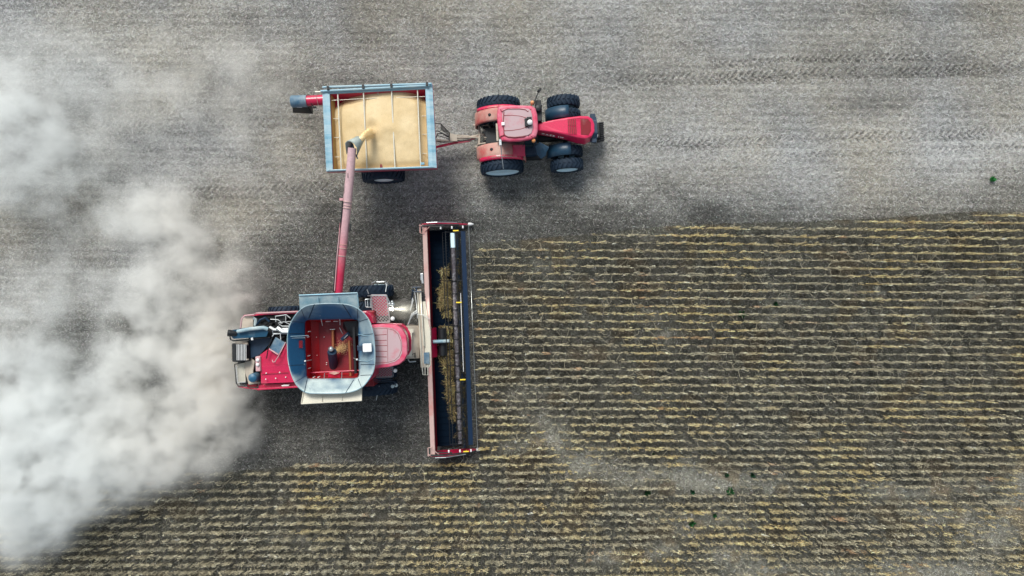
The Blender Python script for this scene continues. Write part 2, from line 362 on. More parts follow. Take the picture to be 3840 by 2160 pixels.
def plants(x, y, hs, dens_h):
    n = len(x); r = rng
    h = hs * r.uniform(.68, 1.14, n); lean = np.stack([r.normal(0, .05, n), r.normal(0, .022, n)], -1)
    b0 = np.stack([x, y, np.zeros(n)], -1); b1 = b0 + np.stack([lean[:, 0], lean[:, 1], h * .55], -1)
    b2 = b1 + np.stack([lean[:, 0] * 1.3 + r.normal(0, .03, n), lean[:, 1] * .6 + r.normal(0, .012, n), h * .45], -1)
    Vs, Fs, Cs, o = [], [], [], 0
    warm = vnoise(x, y * 2, 1.3, 41, 3, .6); pale = r.random(n) < .10
    base = np.array([.46, .375, .20]) * (1 - .0 * warm[:, None]) + (warm[:, None] - .5) * np.array([.16, .04, -.08])
    grey = sstep(.34, .60, vnoise(x * .6, y, 1.9, 43, 3, .6))[:, None] * .70
    base = base * (1 - grey) + np.array([.30, .285, .225]) * grey
    rust = (.6 * sstep(.78, .88, vnoise(x, y, .8, 47, 2)))[:, None]; base = base * (1 - rust) + np.array([.42, .22, .11]) * rust
    base = base * r.lognormal(-.06, .34, n)[:, None]
    def put(P0, P1, w, c, side=None):
        nonlocal o
        V, F_ = ribbons(P0, P1, w, side); Vs.append(V); Fs.append(F_ + o); o += len(V); Cs.append(np.repeat(np.clip(c, .01, .75), 4, 0))
    put(b0, b1, np.full(n, .014), base * .55); put(b1, b2, np.full(n, .013), base * 1.0)
    for q in range(7):                      # branches and petioles
        t = r.uniform(.45, 1.0, n)[:, None]; a = r.uniform(0, 2 * np.pi, n); l = r.uniform(.05, .14, n)
        s0 = b1 + (b2 - b1) * (t * 2 - 1).clip(0, 1); s0 = np.where(t < .5, b0 + (b1 - b0) * t * 2, s0)
        s1 = s0 + np.stack([np.cos(a) * l * 1.15, np.sin(a) * l * .26, l * r.uniform(-.3, .5, n)], -1)
        put(s0, s1, r.uniform(.010, .019, n), base * r.lognormal(.05, .25, n)[:, None], np.tile([0, 0, 1.], (n, 1)) + r.normal(0, .5, (n, 3)))
    for q in range(9):                      # pods hugging the stem
        t = r.uniform(.35, 1.05, n)[:, None]; s0 = b0 + (b1 - b0) * (t * 2).clip(0, 1); s0 = np.where(t > .5, b1 + (b2 - b1) * (t * 2 - 1), s0)
        a = r.uniform(0, 2 * np.pi, n); l = r.uniform(.03, .055, n); off = np.stack([np.cos(a) * .035, np.sin(a) * .013, np.zeros(n)], -1)
        s0 = s0 + off; s1 = s0 + np.stack([np.cos(a) * l, np.sin(a) * l * .4, l * r.uniform(-.9, .2, n)], -1)
        put(s0, s1, r.uniform(.012, .022, n), base * r.lognormal(.08, .3, n)[:, None])
    return np.concatenate(Vs), np.concatenate(Fs), np.concatenate(Cs)
n_rows = 0
for k in range(-2, 47):
    n_rows += 1
    x0 = (start_px(k) - 1920) * KR; x0 = max(x0, -28.0); x1 = 28.5
    cnt = int((x1 - x0) * 18); xs = np.sort(rng.uniform(x0, x1, cnt)); clump = rng.random(cnt)
    ys = row_world(k, xs) + (vnoise(xs, xs * 0 + k * 3.1, .8, 61, 2) - .5) * .035 + rng.normal(0, .016, cnt)
    bb = bare(xs, ys); keep = (rng.random(cnt) > bb * .93) & (rng.random(cnt) > .55 * sstep(.50, .75, vnoise(xs, ys, .35, 66, 2))) & (rng.random(cnt) > .75 * sstep(4.5, .5, xs) * sstep(0.2, 3.2, ys)); xs, ys, bb = xs[keep], ys[keep], bb[keep]
    if k in (2,): keep = rng.random(len(xs)) < np.interp(xs, [0, 4, 9], [.4, .6, 1]); xs, ys, bb = xs[keep], ys[keep], bb[keep]
    hh = .70 * (1 - .35 * bb) * (.88 + .24 * vnoise(xs, ys, 1.2, 69, 2))
    V, Fq, Cq = plants(xs, ys, hh, None)
    # lodged stalks leaning out of the row
    nl = max(6, int(len(xs) * .07)); ii = rng.integers(0, len(xs), nl); a = rng.uniform(0, 2 * np.pi, nl); l = rng.uniform(.2, .5, nl)
    P0 = np.stack([xs[ii], ys[ii], hh[ii] * .5], -1); P1 = P0 + np.stack([np.cos(a) * l, np.sin(a) * l * .8, rng.uniform(-.15, .25, nl)], -1); P2 = P1 + np.stack([np.cos(a + .7) * l * .5, np.sin(a + .7) * l * .4, rng.uniform(-.2, .05, nl)], -1)
    up = np.tile([0, 0, 1.], (nl, 1)); w = np.full(nl, .012); cl = np.tile([.42, .38, .28], (nl, 1)) * rng.uniform(.7, 1.3, (nl, 1))
    Va, Fa = ribbons(P0, P1, w, up); Vb, Fb = ribbons(P1, P2, w, up)
    V = np.concatenate([V, Va, Vb]); Fq = np.concatenate([Fq, Fa + len(V) - len(Va) - len(Vb), Fb + len(V) - len(Vb)]); Cq = np.concatenate([Cq, np.repeat(cl, 4, 0), np.repeat(cl, 4, 0)])
    mid = (float(xs.mean()), float(ys.mean()), 0)
    o = fast_mesh('crop_row', V, Fq, row_mat, Cq, loc=mid)
    if k == -2: lab = 'short outermost tan soybean row at the top edge of the standing crop'
    else: lab = ordinal(n_rows) + ' row of dry tan soybeans counted from the upper edge of the standing crop'
    tag(o, lab, 'crop row', 'rows of ripe soybeans')

# green weeds
wm = mat_vcol('weed_leaf', .55, 20, .2, .4)
WEEDS = [(3722, 672, .17, (.03, .24, .05), 'bright green weed on the pale cut soil near the dark band'),
         (2738, 1842, .26, (.012, .085, .022), 'largest dark green weed between rows in the dusty bare patch'),
         (2598, 1845, .16, (.012, .075, .03), 'small dark green weed in the bare patch, left of the largest weed'),
         (2428, 1850, .20, (.010, .060, .015), 'dark green weed left of the bare patch between two rows'),
         (2725, 1782, .13, (.015, .075, .03), 'small green tuft above the largest dark weed'),
         (2822, 1782, .13, (.015, .075, .03), 'green tuft on grey soil, up and right of the largest dark weed'),
         (2596, 1962, .20, (.012, .085, .02), 'dark green weed low in the lower grey patch'),
         (2680, 1932, .13, (.012, .075, .02), 'small green weed on the upper side of the lower grey patch'),
         (2782, 1178, .24, (.012, .085, .022), 'dark green weed in the upper standing rows right of the harvester'),
         (2908, 1140, .16, (.010, .060, .02), 'small green weed up and right of the dark weed in the upper rows'),
         (2450, 1708, .14, (.010, .060, .015), 'tiny dark weed above the left end of the grey bare patch'),
         (1760, 1432, .16, (.02, .07, .03), 'green weed just in front of the cutter bar')]
for px, py, r_, c_, lab in WEEDS:
    p = W(px, py, .1); r_ *= .85; c_ = tuple(q_ * .8 for q_ in c_); n = 40; a = rng.uniform(0, 2 * np.pi, n); rr = r_ * rng.uniform(.2, 1, n) ** .7; hz = rng.uniform(.06, .30, n) * (.6 + r_ * 2)
    P0 = np.stack([p.x + np.cos(a) * rr * .25, p.y + np.sin(a) * rr * .25, hz * .5], -1); P1 = np.stack([p.x + np.cos(a) * rr, p.y + np.sin(a) * rr, hz], -1)
    V, F_ = ribbons(P0, P1, rng.uniform(.04, .08, n), np.tile([0, 0, 1.], (n, 1)) + rng.normal(0, .3, (n, 3)))
    o = fast_mesh('green_weed', V, F_, wm, np.repeat(np.array(c_) * rng.uniform(.6, 1.5, (n, 1)), 4, 0), loc=(p.x, p.y, 0)); tag(o, lab, 'weed', 'green weeds in the field')
# ---------------------------------------------------------------- wheels
def wheel(parent, c, axis, R, w, rim_r, rim_mat, lug=28, side=1, rim_both=False):
    """c = centre, axis = unit vector towards the OUTER face; agricultural tyre with chevron lugs, rim as sub-parts"""
    c = Vector(c); a = Vector(axis).normalized(); hw = w / 2
    t = MB(); prof = [(-hw * .80, rim_r), (-hw * .98, rim_r + .06), (-hw, (R + rim_r) / 2), (-hw * .93, R * .93), (-hw * .74, R * .975), (0, R), (hw * .74, R * .975), (hw * .93, R * .93), (hw, (R + rim_r) / 2), (hw * .98, rim_r + .06), (hw * .80, rim_r)]
    t.lathe(c, a, prof, 56)
    u = a.orthogonal().normalized()
    if abs(u.z) > .99: u = Vector((1, 0, 0))
    v = a.cross(u)
    for k in range(lug):
        for sg in (-1, 1):
            th0 = 2 * math.pi * (k + (0 if sg > 0 else .5)) / lug
            pts = []
            for f, dth, rr in ((.04, .0, R), (.55, .10, R * .99), (.97, .20, R * .955)):
                for e in (-.5, .5):
                    th = th0 + dth + e * (2 * math.pi / lug) * .34
                    rad = u * math.cos(th) + v * math.sin(th)
                    pts.append((c + a * (sg * hw * f) + rad * (rr - .01), c + a * (sg * hw * f) + rad * (rr + .045)))
            vs = [p for q in pts for p in q]   # per station: in0,out0,in1,out1
            fs = []
            for s0 in (0, 4):
                i0, o0, i1, o1 = s0, s0 + 1, s0 + 2, s0 + 3; I0, O0, I1, O1 = s0 + 4, s0 + 5, s0 + 6, s0 + 7
                fs += [(o0, O0, O1, o1), (i0, I0, O0, o0), (i1, o1, O1, I1)]
            fs += [(0, 1, 3, 2), (8, 10, 11, 9)]
            t.add(vs, fs)
    wh = t.build('wheel', M['tyre'], parent)
    r = MB(); d = 1
    r.lathe(c, a, [(hw * .80, rim_r), (hw * .86, rim_r * .97), (hw * .62, rim_r * .93), (hw * .50, rim_r * .84), (hw * .56, rim_r * .76), (hw * .42, rim_r * .68), (hw * .48, rim_r * .58), (hw * .30, rim_r * .45), (hw * .34, rim_r * .25), (hw * .52, rim_r * .22), (hw * .55, 0.001)], 40)
    r.lathe(c, a, [(-hw * .80, rim_r), (-hw * .5, rim_r * .9), (0, rim_r * .86), (hw * .2, rim_r * .4)], 32)
    for k in range(8):
        th = 2 * math.pi * k / 8; p = c + a * hw * .35 + (u * math.cos(th) + v * math.sin(th)) * rim_r * .34; r.tube([p, p + a * .05], .022, 6)
    r.build('rim', rim_mat, wh)
    return wh
# ---------------------------------------------------------------- tractor
HD = math.radians(3.3); hx = Vector((math.cos(HD), math.sin(HD), 0)); hy = Vector((-math.sin(HD), math.cos(HD), 0))
RC = Vector((-.56, 7.22, 0)); FC = RC + hx * 3.12
tr = empty('tractor', (1.0, 7.3, 0), 'red four-wheel-drive tractor with eight tyres pulling the grain cart', 'tractor')
def T(l, s_, z): return RC + hx * l + hy * s_ + Vector((0, 0, z))
for sg in (1, -1):
    wheel(tr, T(0, sg * 1.47, 1.0), hy * sg, 1.0, .54, .80, M['rim'], 26)
    wheel(tr, T(0, sg * .84, 1.0), hy * sg, 1.0, .50, .60, M['rim'], 26)
    wheel(tr, T(3.12, sg * 1.50, .76), hy * sg, .76, .50, .52, M['rim'], 22)
    wheel(tr, T(3.12, sg * .88, .76), hy * sg, .76, .46, .42, M['rim'], 22)
b = MB()   # chassis, axles, transmission
b.box(T(1.5, 0, .95), (3.6, .62, .55), HD); b.tube([T(0, -1.3, 1), T(0, 1.3, 1)], .16, 12); b.tube([T(3.12, -1.3, .76), T(3.12, 1.3, .76)], .12, 12)
b.box(T(-.25, 0, 1.05), (.9, .75, .75), HD); b.box(T(3.6, 0, 1.2), (1.9, .7, .7), HD)
for s_ in (-.95, .95): b.box(T(1.5, s_, .75), (.9, .34, .45), HD)
b.build('chassis', M['black'], tr, .02)
# hood: top face tapered towards the cab, sides falling steeply
top = [CT(1150, 590, 2.15), CT(1350, 545, 2.16), CT(1550, 510, 2.15), CT(1720, 490, 2.10), CT(1830, 492, 2.03), CT(1888, 530, 1.98), CT(1915, 600, 1.95), CT(1918, 700, 1.95), CT(1880, 765, 1.98), CT(1800, 800, 2.03), CT(1690, 785, 2.10), CT(1540, 748, 2.15), CT(1350, 712, 2.16), CT(1150, 688, 2.15)]
cen = sum(top, Vector()) / len(top)
def ring(f, dz, base=top, c0=None):
    c0 = c0 or cen; return [Vector((c0.x + (p.x - c0.x) * f[0], c0.y + (p.y - c0.y) * f[1], p.z + dz)) for p in base]
hood = MB(); lo = ring((1.015, 1.22), -.62)
hood.loft([ring((.93, .80), .05), ring((.985, .95), .03), top, ring((1.008, 1.05), -.10), ring((1.012, 1.14), -.34), lo], True, True)
ho = hood.build('hood', M['red_clean'], tr, .015)
v = MB()
for row in (0, 1):
    for k in range(5):
        x_ = 1552 + k * 24 + row * 8; y_ = 528 + row * 108; v.slab([CT(x_, y_, 2.215), CT(x_ + 13, y_, 2.215), CT(x_ + 19, y_ + 95, 2.22), CT(x_ + 6, y_ + 95, 2.22)], .03)
v.build('vent', M['red_dark'], ho)
v = MB(); v.slab([CT(1728, 528, 2.118), CT(1830, 528, 2.07), CT(1868, 575, 2.045), CT(1870, 690, 2.045), CT(1835, 748, 2.07), CT(1735, 740, 2.118)], .02); v.build('intake_screen', M['red_dark'], ho, .004)
n_ = MB()
for sg, yy in ((1, 0), (-1, 0)): pass
g = MB(); g.loft([[T(4.42 + dx * .8, s_, z) for s_, z in ((-.50, .95), (-.54, 1.35), (-.52, 1.75), (-.30, 1.93), (.30, 1.93), (.52, 1.75), (.54, 1.35), (.50, .95))] for dx in (-.28, .0, .12)]); gr = g.build('grille', M['navy'], tr, .03)
g = MB(); g.box(T(4.55, 0, .78), (.42, .62, .42), HD)
for k in range(10): g.box(T(4.88, -.40 + k * .09, .80), (.20, .045, .40), HD)
g.box(T(4.74, 0, .72), (.16, .9, .30), HD); g.build('front_weight', M['black'], tr, .01)
for s_ in (-.52, .50):
    g = MB(); g.box(T(4.36, s_ * 1.12, 1.70), (.24, .20, .12), HD); g.build('headlight', M['navy'], tr, .02)
g = MB(); g.tube([T(4.40, -.60, 1.35), T(4.52, -.52, 1.40), T(4.60, -.25, 1.42)], .018, 6); g.build('grille_trim', M['white'], gr)
# cab
rl = [(605, 372), (640, 360), (760, 345), (900, 345), (1060, 352), (1115, 385), (1140, 470), (1150, 600), (1148, 700), (1125, 770), (1060, 805), (900, 832), (760, 838), (660, 825), (625, 770), (600, 600), (592, 480)]
rt = [CT(x_, y_, 3.02) for x_, y_ in rl]; rc = sum(rt, Vector()) / len(rt)
rf = MB(); rf.loft([ring((.97, .97), -.16, rt, rc), ring((1.0, 1.0), -.10, rt, rc), rt, ring((.965, .965), .05, rt, rc), ring((.88, .88), .075, rt, rc), ring((.74, .80), .07, rt, rc)], smooth=False)
ro = rf.build('cab_roof', M['roof_rim'], tr, .012)
rf = MB(); rf.loft([ring((.755, .815), .06, rt, rc), ring((.74, .80), .10, rt, rc), ring((.72, .78), .115, rt, rc), ring((.3, .3), .13, rt, rc)]); rf.build('roof_panel', M['roof_mid'], ro)
gv = MB()
for pts in ([(640, 400), (660, 430), (685, 415), (740, 393), (900, 393), (980, 405), (1010, 430), (1060, 395)], [(690, 482), (800, 480), (900, 490), (990, 515)], [(692, 690), (800, 685), (920, 665), (1010, 635)], [(620, 780), (690, 745), (740, 770), (830, 778), (960, 765), (1020, 740), (1090, 790)], [(688, 430), (680, 560), (690, 745)]):
    gv.tube([CT(x_, y_, 3.14 if 650 < x_ < 1020 and 385 < y_ < 780 else 3.08) for x_, y_ in pts], .020, 6)
gv.build('roof_seam', M['red_dark'], ro)
q = MB(); q.box(CT(1015, 575, 3.20), (.30, .34, .10), HD); q.box(CT(1030, 520, 3.24), (.22, .10, .12), HD); q.box(CT(985, 555, 3.22), (.08, .2, .1), HD); q.build('receiver_bracket', M['black'], tr, .01)
q = MB(); q.lathe(CT(1040, 575, 3.27), (0, 0, 1), [(0, .12), (.05, .115), (.09, .08), (.105, .001)], 20); q.build('receiver_dome', M['white'], tr)
q = MB(); q.box(CT(675, 595, 3.18), (.14, .14, .06), HD); q.build('roof_sensor', M['white'], tr, .01)
q = MB(); q.tube([CT(1015, 635, 3.16), CT(1030, 665, 3.13), CT(1012, 720, 3.12), CT(1028, 780, 3.08)], .013, 6); q.build('cable', M['black'], ro)
cb = MB(); lw = [CT(x_, y_, 3.0) for x_, y_ in ((640, 385), (1090, 385), (1130, 600), (1105, 780), (650, 800), (620, 600))]
cc0 = sum(lw, Vector()) / 6; cb.loft([[Vector((cc0.x + (p.x - cc0.x) * 1.02, cc0.y + (p.y - cc0.y) * 1.03, 1.5)) for p in lw], [Vector((cc0.x + (p.x - cc0.x) * .98, cc0.y + (p.y - cc0.y) * .97, 2.88)) for p in lw]]); cb.build('cab_glass', M['glass'], tr, .02)
cb = MB()
for i in (0, 1, 3, 4): p = lw[i]; pt = Vector((cc0.x + (p.x - cc0.x) * .99, cc0.y + (p.y - cc0.y) * .99, 2.9)); pb = Vector((cc0.x + (p.x - cc0.x) * 1.04, cc0.y + (p.y - cc0.y) * 1.05, 1.1)); cb.tube([pb, pt], .045, 6)
cb.prism([Vector((cc0.x + (p.x - cc0.x) * 1.04, cc0.y + (p.y - cc0.y) * 1.05, 1.5)) for p in lw], .95); cb.build('cab_frame', M['olive'], tr, .01)
# rear fenders hugging the inner tyres
for sg in (1, -1):
    f = MB(); loops = []
    for th in np.linspace(-12, 205, 17):
        t = math.radians(th); rd = max(0, (th - 110) / 95) ** 1.5; R1 = 1.13 + .03 * math.sin(t); px_ = math.cos(t) * R1 * 1.02; pz = 1.0 + math.sin(t) * (R1 - .02)
        loops.append([T(px_, sg * s_, pz + dz) for s_, dz in ((.50, -.05), (.60, .0), (.95 - .10 * rd, .015), (1.16 - .26 * rd, 0), (1.24 - .30 * rd, -.10))])
    f.loft(loops, False, False, closed=False, smooth=True); fo = f.build('rear_fender', M['tan'], tr, solid=.03)
    f = MB(); f.loft([[T(math.cos(math.radians(t)) * 1.19, sg * s_, 1 + math.sin(math.radians(t)) * 1.15 + dz) for s_, dz in ((1.10, .012), (1.235, -.06), (1.26, -.12))] for t in range(30, 160, 10)], False, False, closed=False, smooth=True); f.build('fender_edge', M['red_clean'], fo, solid=.02)
    f = MB(); f.lathe(T(-.42, sg * .80, 2.05), (-.3, 0, 1), [(0, .075), (.05, .07), (.055, .001)], 14); f.build('fender_light', M['black'], fo)
    f = MB(); f.loft([[T(.55 + k * .28, sg * .66, 2.05 - k * .02), T(.55 + k * .28, sg * 1.16, 2.03 - k * .10)] for k in range(3)], False, False, closed=False); f.build('fender_deck', M['red'], fo, solid=.04)
    # front fenders: curved plate over rear half of inner tyre
    f = MB(); loops = [[T(3.12 + math.cos(math.radians(t)) * .90, sg * s_, .80 + math.sin(math.radians(t)) * .88) for s_ in (.60, .88, 1.16)] for t in range(80, 190, 11)]
    f.loft(loops, False, False, closed=False, smooth=True); f.build('front_fender', M['fblue'], tr, solid=.03)
    # beacons, mirrors, antennas
    f = MB(); p = T(2.22, sg * 1.02, 2.95); p = CT(1072, 312, 2.85) if sg > 0 else CT(1090, 828, 2.85)
    f.lathe(p, (0, 0, 1), [(0, .085), (.10, .085), (.15, .05), (.16, .001)], 14); f.tube([p, p + Vector((-.05, -.12 * sg, -.12))], .025, 6); f.build('beacon', M['amber'], tr)
f = MB(); f.tube([CT(1090, 345, 2.6), CT(1130, 220, 2.5), CT(1165, 150, 2.45)], .022, 6); f.lathe(CT(1168, 140, 2.40), (-.5, .4, .3), [(-.05, .001), (-.03, .13), (.03, .13), (.05, .001)], 10); f.build('mirror', M['black'], tr)
f = MB(); f.slab([CT(1110, 900, 1.95), CT(1165, 850, 2.15), CT(1300, 920, 2.05), CT(1265, 990, 1.95), CT(1262, 1030, 1.85), CT(1190, 1075, 1.75), CT(1140, 1020, 1.8)], .07); f.tube([CT(1110, 800, 2.5), CT(1125, 870, 2.2)], .03, 6); f.build('mirror', M['fblue'], tr, .02)
f = MB(); f.box(CT(1155, 450, 1.9), (.26, .95, .9), HD); f.lathe(CT(1150, 400, 2.3), (0, 0, 1), [(0, .14), (.25, .14), (.26, .001)], 16); f.tube([CT(1170, 350, 2.3), CT(1205, 345, 2.3)], .03); f.tube([CT(1190, 340, 2.2), CT(1195, 560, 2.2)], .04); f.build('exhaust', M['black'], tr, .02)
f = MB(); f.box(CT(1030, 960, 1.1), (.75, .5, .5), HD); 
for k in range(3): f.box(CT(1040, 1010 + k * 26, 1.0 - .26 * k), (.5, .22, .04), HD)
f.tube([CT(1100, 850, 2.3), CT(1095, 950, 1.7), CT(1100, 1040, .9)], .02, 6); f.tube([CT(950, 880, 2.2), CT(945, 1030, .9)], .02, 6); f.build('cab_steps', M['navy'], tr, .01)
f = MB(); f.tube([CT(618, 130, 3.0), CT(618, 260, 3.0), CT(618, 350, 3.05)], .013, 6); f.build('antenna', M['black'], tr)
f = MB(); f.tube([CT(640, 830, 3.0), CT(655, 1000, 2.6), CT(680, 1210, 2.4)], [.03, .02, .012], 6); f.box(CT(638, 850, 2.95), (.10, .26, .12), HD); f.build('antenna', M['steel'], tr)
f = MB(); f.slab([CT(575, 590, 2.35), CT(600, 590, 2.4), CT(612, 825, 2.4), CT(585, 830, 2.35)], .3); f.build('rear_window_frame', M['beige'], tr, .01)
# three point hitch
f = MB(); f.tube([CT(350, 600, .95), CT(358, 740, .95), CT(350, 880, .95)], .055, 8); f.tube([CT(270, 615, .9), CT(360, 610, .95)], .045); f.tube([CT(352, 735, .95), CT(410, 740, 1.0), CT(480, 730, 1.1)], .05); f.tube([CT(345, 605, .95), CT(500, 620, 1.1)], .04); f.tube([CT(345, 870, .95), CT(500, 850, 1.1)], .04)
f.tube([CT(310, 915, .8), CT(345, 860, .9)], .035); f.lathe(CT(312, 912, .8), (0, 0, 1), [(-.05, .06), (.06, .06), (.065, .001)], 10)
for k in range(9): p = CT(400 + random.random() * 150, 610 + k * 28, 1.35); f.tube([p, p + Vector((random.uniform(.08, .3), random.uniform(-.12, .12), random.uniform(-.1, .15)))], .02, 6)
f.build('rear_hitch', M['beige'], tr)
f = MB()
for k in range(16): p = CT(395 + random.random() * 170, 600 + random.random() * 250, 1.25); f.box(p, (random.uniform(.06, .2), random.uniform(.05, .18), random.uniform(.1, .3)), random.random())
f.build('hydraulic_block', M['black'], tr, .008)
# lettering on the hood side
fc = bpy.data.curves.new('lettering_curve', 'FONT'); fc.body = 'CASE IH'; fc.size = .21; fc.extrude = .003; fc.offset = .006; fc.space_character = 1.45; fc.align_x = 'LEFT'
fo = bpy.data.objects.new('tmp', fc); COL.objects.link(fo); bpy.context.view_layer.update()
me = bpy.data.meshes.new_from_object(fo.evaluated_get(bpy.context.evaluated_depsgraph_get())); bpy.data.objects.remove(fo)
me.name = 'lettering'; me.materials.clear(); me.materials.append(M['white'])
# the band of the hood side it sits on: between loft rings 3 and 4
r3, r4 = ring((1.008, 1.05), -.10), ring((1.012, 1.14), -.34)
pa, pb, qa, qb = top[12], top[11], r3[12], r3[11]       # south side, upper band
pa, pb = r3[13], r3[10]; qa, qb = r4[13], r4[10]
xdir = (pb - pa).normalized(); dn = ((qa + qb) / 2 - (pa + pb) / 2); zdir = xdir.cross(-dn).normalized(); ydir = zdir.cross(xdir)
org = pa.lerp(pb, .10) + dn * .60 + zdir * .05
me.transform(Matrix(((xdir.x, ydir.x, zdir.x, org.x - tr.location.x), (xdir.y, ydir.y, zdir.y, org.y - tr.location.y), (xdir.z, ydir.z, zdir.z, org.z), (0, 0, 0, 1))))
lo_ = bpy.data.objects.new('lettering', me); COL.objects.link(lo_); lo_.parent = ho
# ---------------------------------------------------------------- grain cart
ct = empty('grain_cart', (-6.3, 7.0, 0), 'red grain cart with pale metal rim, nearly full of golden grain', 'grain cart')
ZR = 3.6
oc = [CC(490, 215, ZR), CC(1850, 112, ZR), CC(1905, 1152, ZR), CC(540, 1198, ZR)]      # NW NE SE SW
ic = [CC(583, 238, ZR), CC(1763, 178, ZR), CC(1803, 1132, ZR), CC(622, 1172, ZR)]
c0 = sum(oc, Vector()) / 4
def sh(pts, f, z, g=None): g = g or f; return [Vector((c0.x + (p.x - c0.x) * f, c0.y + (p.y - c0.y) * g, z)) for p in pts]
b = MB()   # outer skin: upright top band, then hopper slope
o1 = sh(oc, 1.006, ZR - .06); o2 = sh(oc, .985, 3.05); o3 = sh(oc, .42, .85, .36); i1 = sh(ic, .995, ZR - .05); i2 = sh(ic, .97, 3.05); i3 = sh(ic, .38, 1.0, .30)
b.loft([i3, i2], True, False); b.loft([i2, i1], False, False); b.loft([o3, o2, o1], True, False); b.loft([o1, i1], False, False); 
body = b.build('hopper', M['red'], ct, .01)
q_ = MB(); w1 = sh(ic, .990, ZR - .06); w2 = sh(ic, .964, 3.06)
for i in (1, 2, 3): q_.add([w1[i], w1[(i + 1) % 4], w2[(i + 1) % 4], w2[i]], [(0, 1, 2, 3)])
q_.build('hopper_lining', M['lining'], ct)
r = MB()
for i in range(4):
    j = (i + 1) % 4; a, b_, d, c = oc[i], oc[j], ic[j], ic[i]
    mid1, mid2 = (a * .5 + c * .5), (b_ * .5 + d * .5); up = Vector((0, 0, .05 + .004 * i))
    r.add([a + Vector((0, 0, -.10)), b_ + Vector((0, 0, -.10)), b_ + up * .4, a + up * .4, mid1 + up, mid2 + up, c + up * .7, d + up * .7, c - Vector((0, 0, .1)), d - Vector((0, 0, .1))],
          [(0, 1, 2, 3), (3, 2, 5, 4), (4, 5, 7, 6), (6, 7, 9, 8), (8, 9, 1, 0), (0, 3, 4, 6, 8), (1, 9, 7, 5, 2)])
r.build('rim_frame', M['galv'], ct, .008)
r = MB(); r.tube([CC(495, 158, 3.72), CC(560, 152, 3.74), CC(1840, 112, 3.74)], .05, 10); r.tube([CC(470, 205, 3.7), CC(1810, 133, 3.72)], .055, 10); r.build('tarp_tube', M['galv'], ct)
for x_, y_ in ((560, 165), (995, 150), (1343, 135), (1783, 118)): r = MB(); r.box(CC(x_, y_, 3.78), (.10, .16, .10), HD); r.build('tarp_clamp', M['black'], ct, .01)
r = MB()
for (xa, ya), (xb, yb) in (((680, 222), (725, 1170)), ((998, 205), (1042, 1165)), ((1345, 190), (1388, 1150)), ((1665, 180), (1705, 1140))):
    A, B = CC(xa, ya, 3.56), CC(xb, yb, 3.56); 
    o = MB(); o.tube([A, B], .030, 8); o.build('tarp_bow', M['wire'], ct)
for y0, y1 in ((320, 300), (545, 545), (780, 775), (1020, 1015)):
    r = MB(); r.tube([CC(595, y0, 3.40), CC(700, y1, 3.30)], .014, 6); r.build('hopper_rung', M['wire'], ct)
for y0 in (512, 738, 975): r = MB(); r.tube([CC(1700, y0, 3.30), CC(1785, y0 - 3, 3.40)], .014, 6); r.build('hopper_rung', M['wire'], ct)
r = MB(); r.tube([CC(1178, 200, 3.5), CC(1178, 250, 3.45)], .02, 6); r.build('hopper_rung', M['wire'], ct)
r = MB(); r.tube([CC(590, 320, 3.45), CC(1000, 295, 3.45), CC(1760, 270, 3.45)], .012, 6)
r.build('tarp_cord', M['wire'], ct)
r = MB(); r.tube([CC(1215, 985, 3.28), CC(1218, 1150, 3.4)], .05, 6); r.build('hopper_brace', M['red_dark'], ct)
r = MB(); r.tube([CC(400, 212, 3.6), CC(500, 212, 3.62)], .03, 6); r.tube([CC(400, 212, 3.6), CC(440, 380, 3.0), CC(492, 560, 2.4)], .012, 6); r.build('tarp_crank', M['wire'], ct)
r = MB(); r.box(CC(1730, 1100, 3.62), (.16, .10, .10), HD); r.build('camera_bracket', M['galv'], ct, .01)
# folded auger along the north side with its spout
r = MB(); r.tube([CC(300, 325, 2.55), CC(700, 300, 2.55), CC(1500, 250, 2.4)], .235, 20); au = r.build('auger_tube', M['red'], ct)
r = MB(); A = CC(110, 332, 2.55); B = CC(305, 325, 2.55); r.tube([A, A.lerp(B, .05), B], [.25, .27, .27], 20)
sp = r.build('auger_spout', M['blue'], ct, .01)
r = MB(); r.loft([[CC(118, 380, 2.45), CC(300, 372, 2.5), CC(312, 300, 2.2), CC(118, 300, 2.2)], [CC(125, 470, 1.85), CC(375, 485, 1.85), CC(372, 400, 1.7), CC(125, 385, 1.7)]]); r.build('rubber_spout', M['black'], sp, .02)
r = MB(); r.tube([CC(175, 402, 2.56), CC(238, 404, 2.56)], .018, 6); r.build('spout_handle', M['steel'], sp)
r = MB(); r.tube([CC(350, 350, 2.85), CC(380, 400, 2.75), CC(405, 402, 2.7)], .02, 6); r.box(CC(395, 402, 2.6), (.14, .08, .08)); r.build('auger_hose', M['black'], au)
# axle and wheels
ax = hy
r = MB(); wc = W(1434, 640, .98); 
y_s = 5.48; y_n = 8.62; xw = -6.25
r.tube([(xw + .17, y_s, .98), (xw, y_n, .98)], .10, 12); r.box((xw, 7.05, .95), (3.6, .3, .3), HD); r.box((xw, 6.3, .95), (3.8, .16, .3), HD); r.box((xw, 7.8, .95), (3.8, .16, .3), HD); r.build('axle', M['red_dark'], ct, .01)
wheel(ct, (xw + .10, y_s, .98), -hy, .98, .74, .47, M['rim_white'], 26); wheel(ct, (xw - .08, y_n, .98), hy, .98, .74, .47, M['rim_white'], 26)
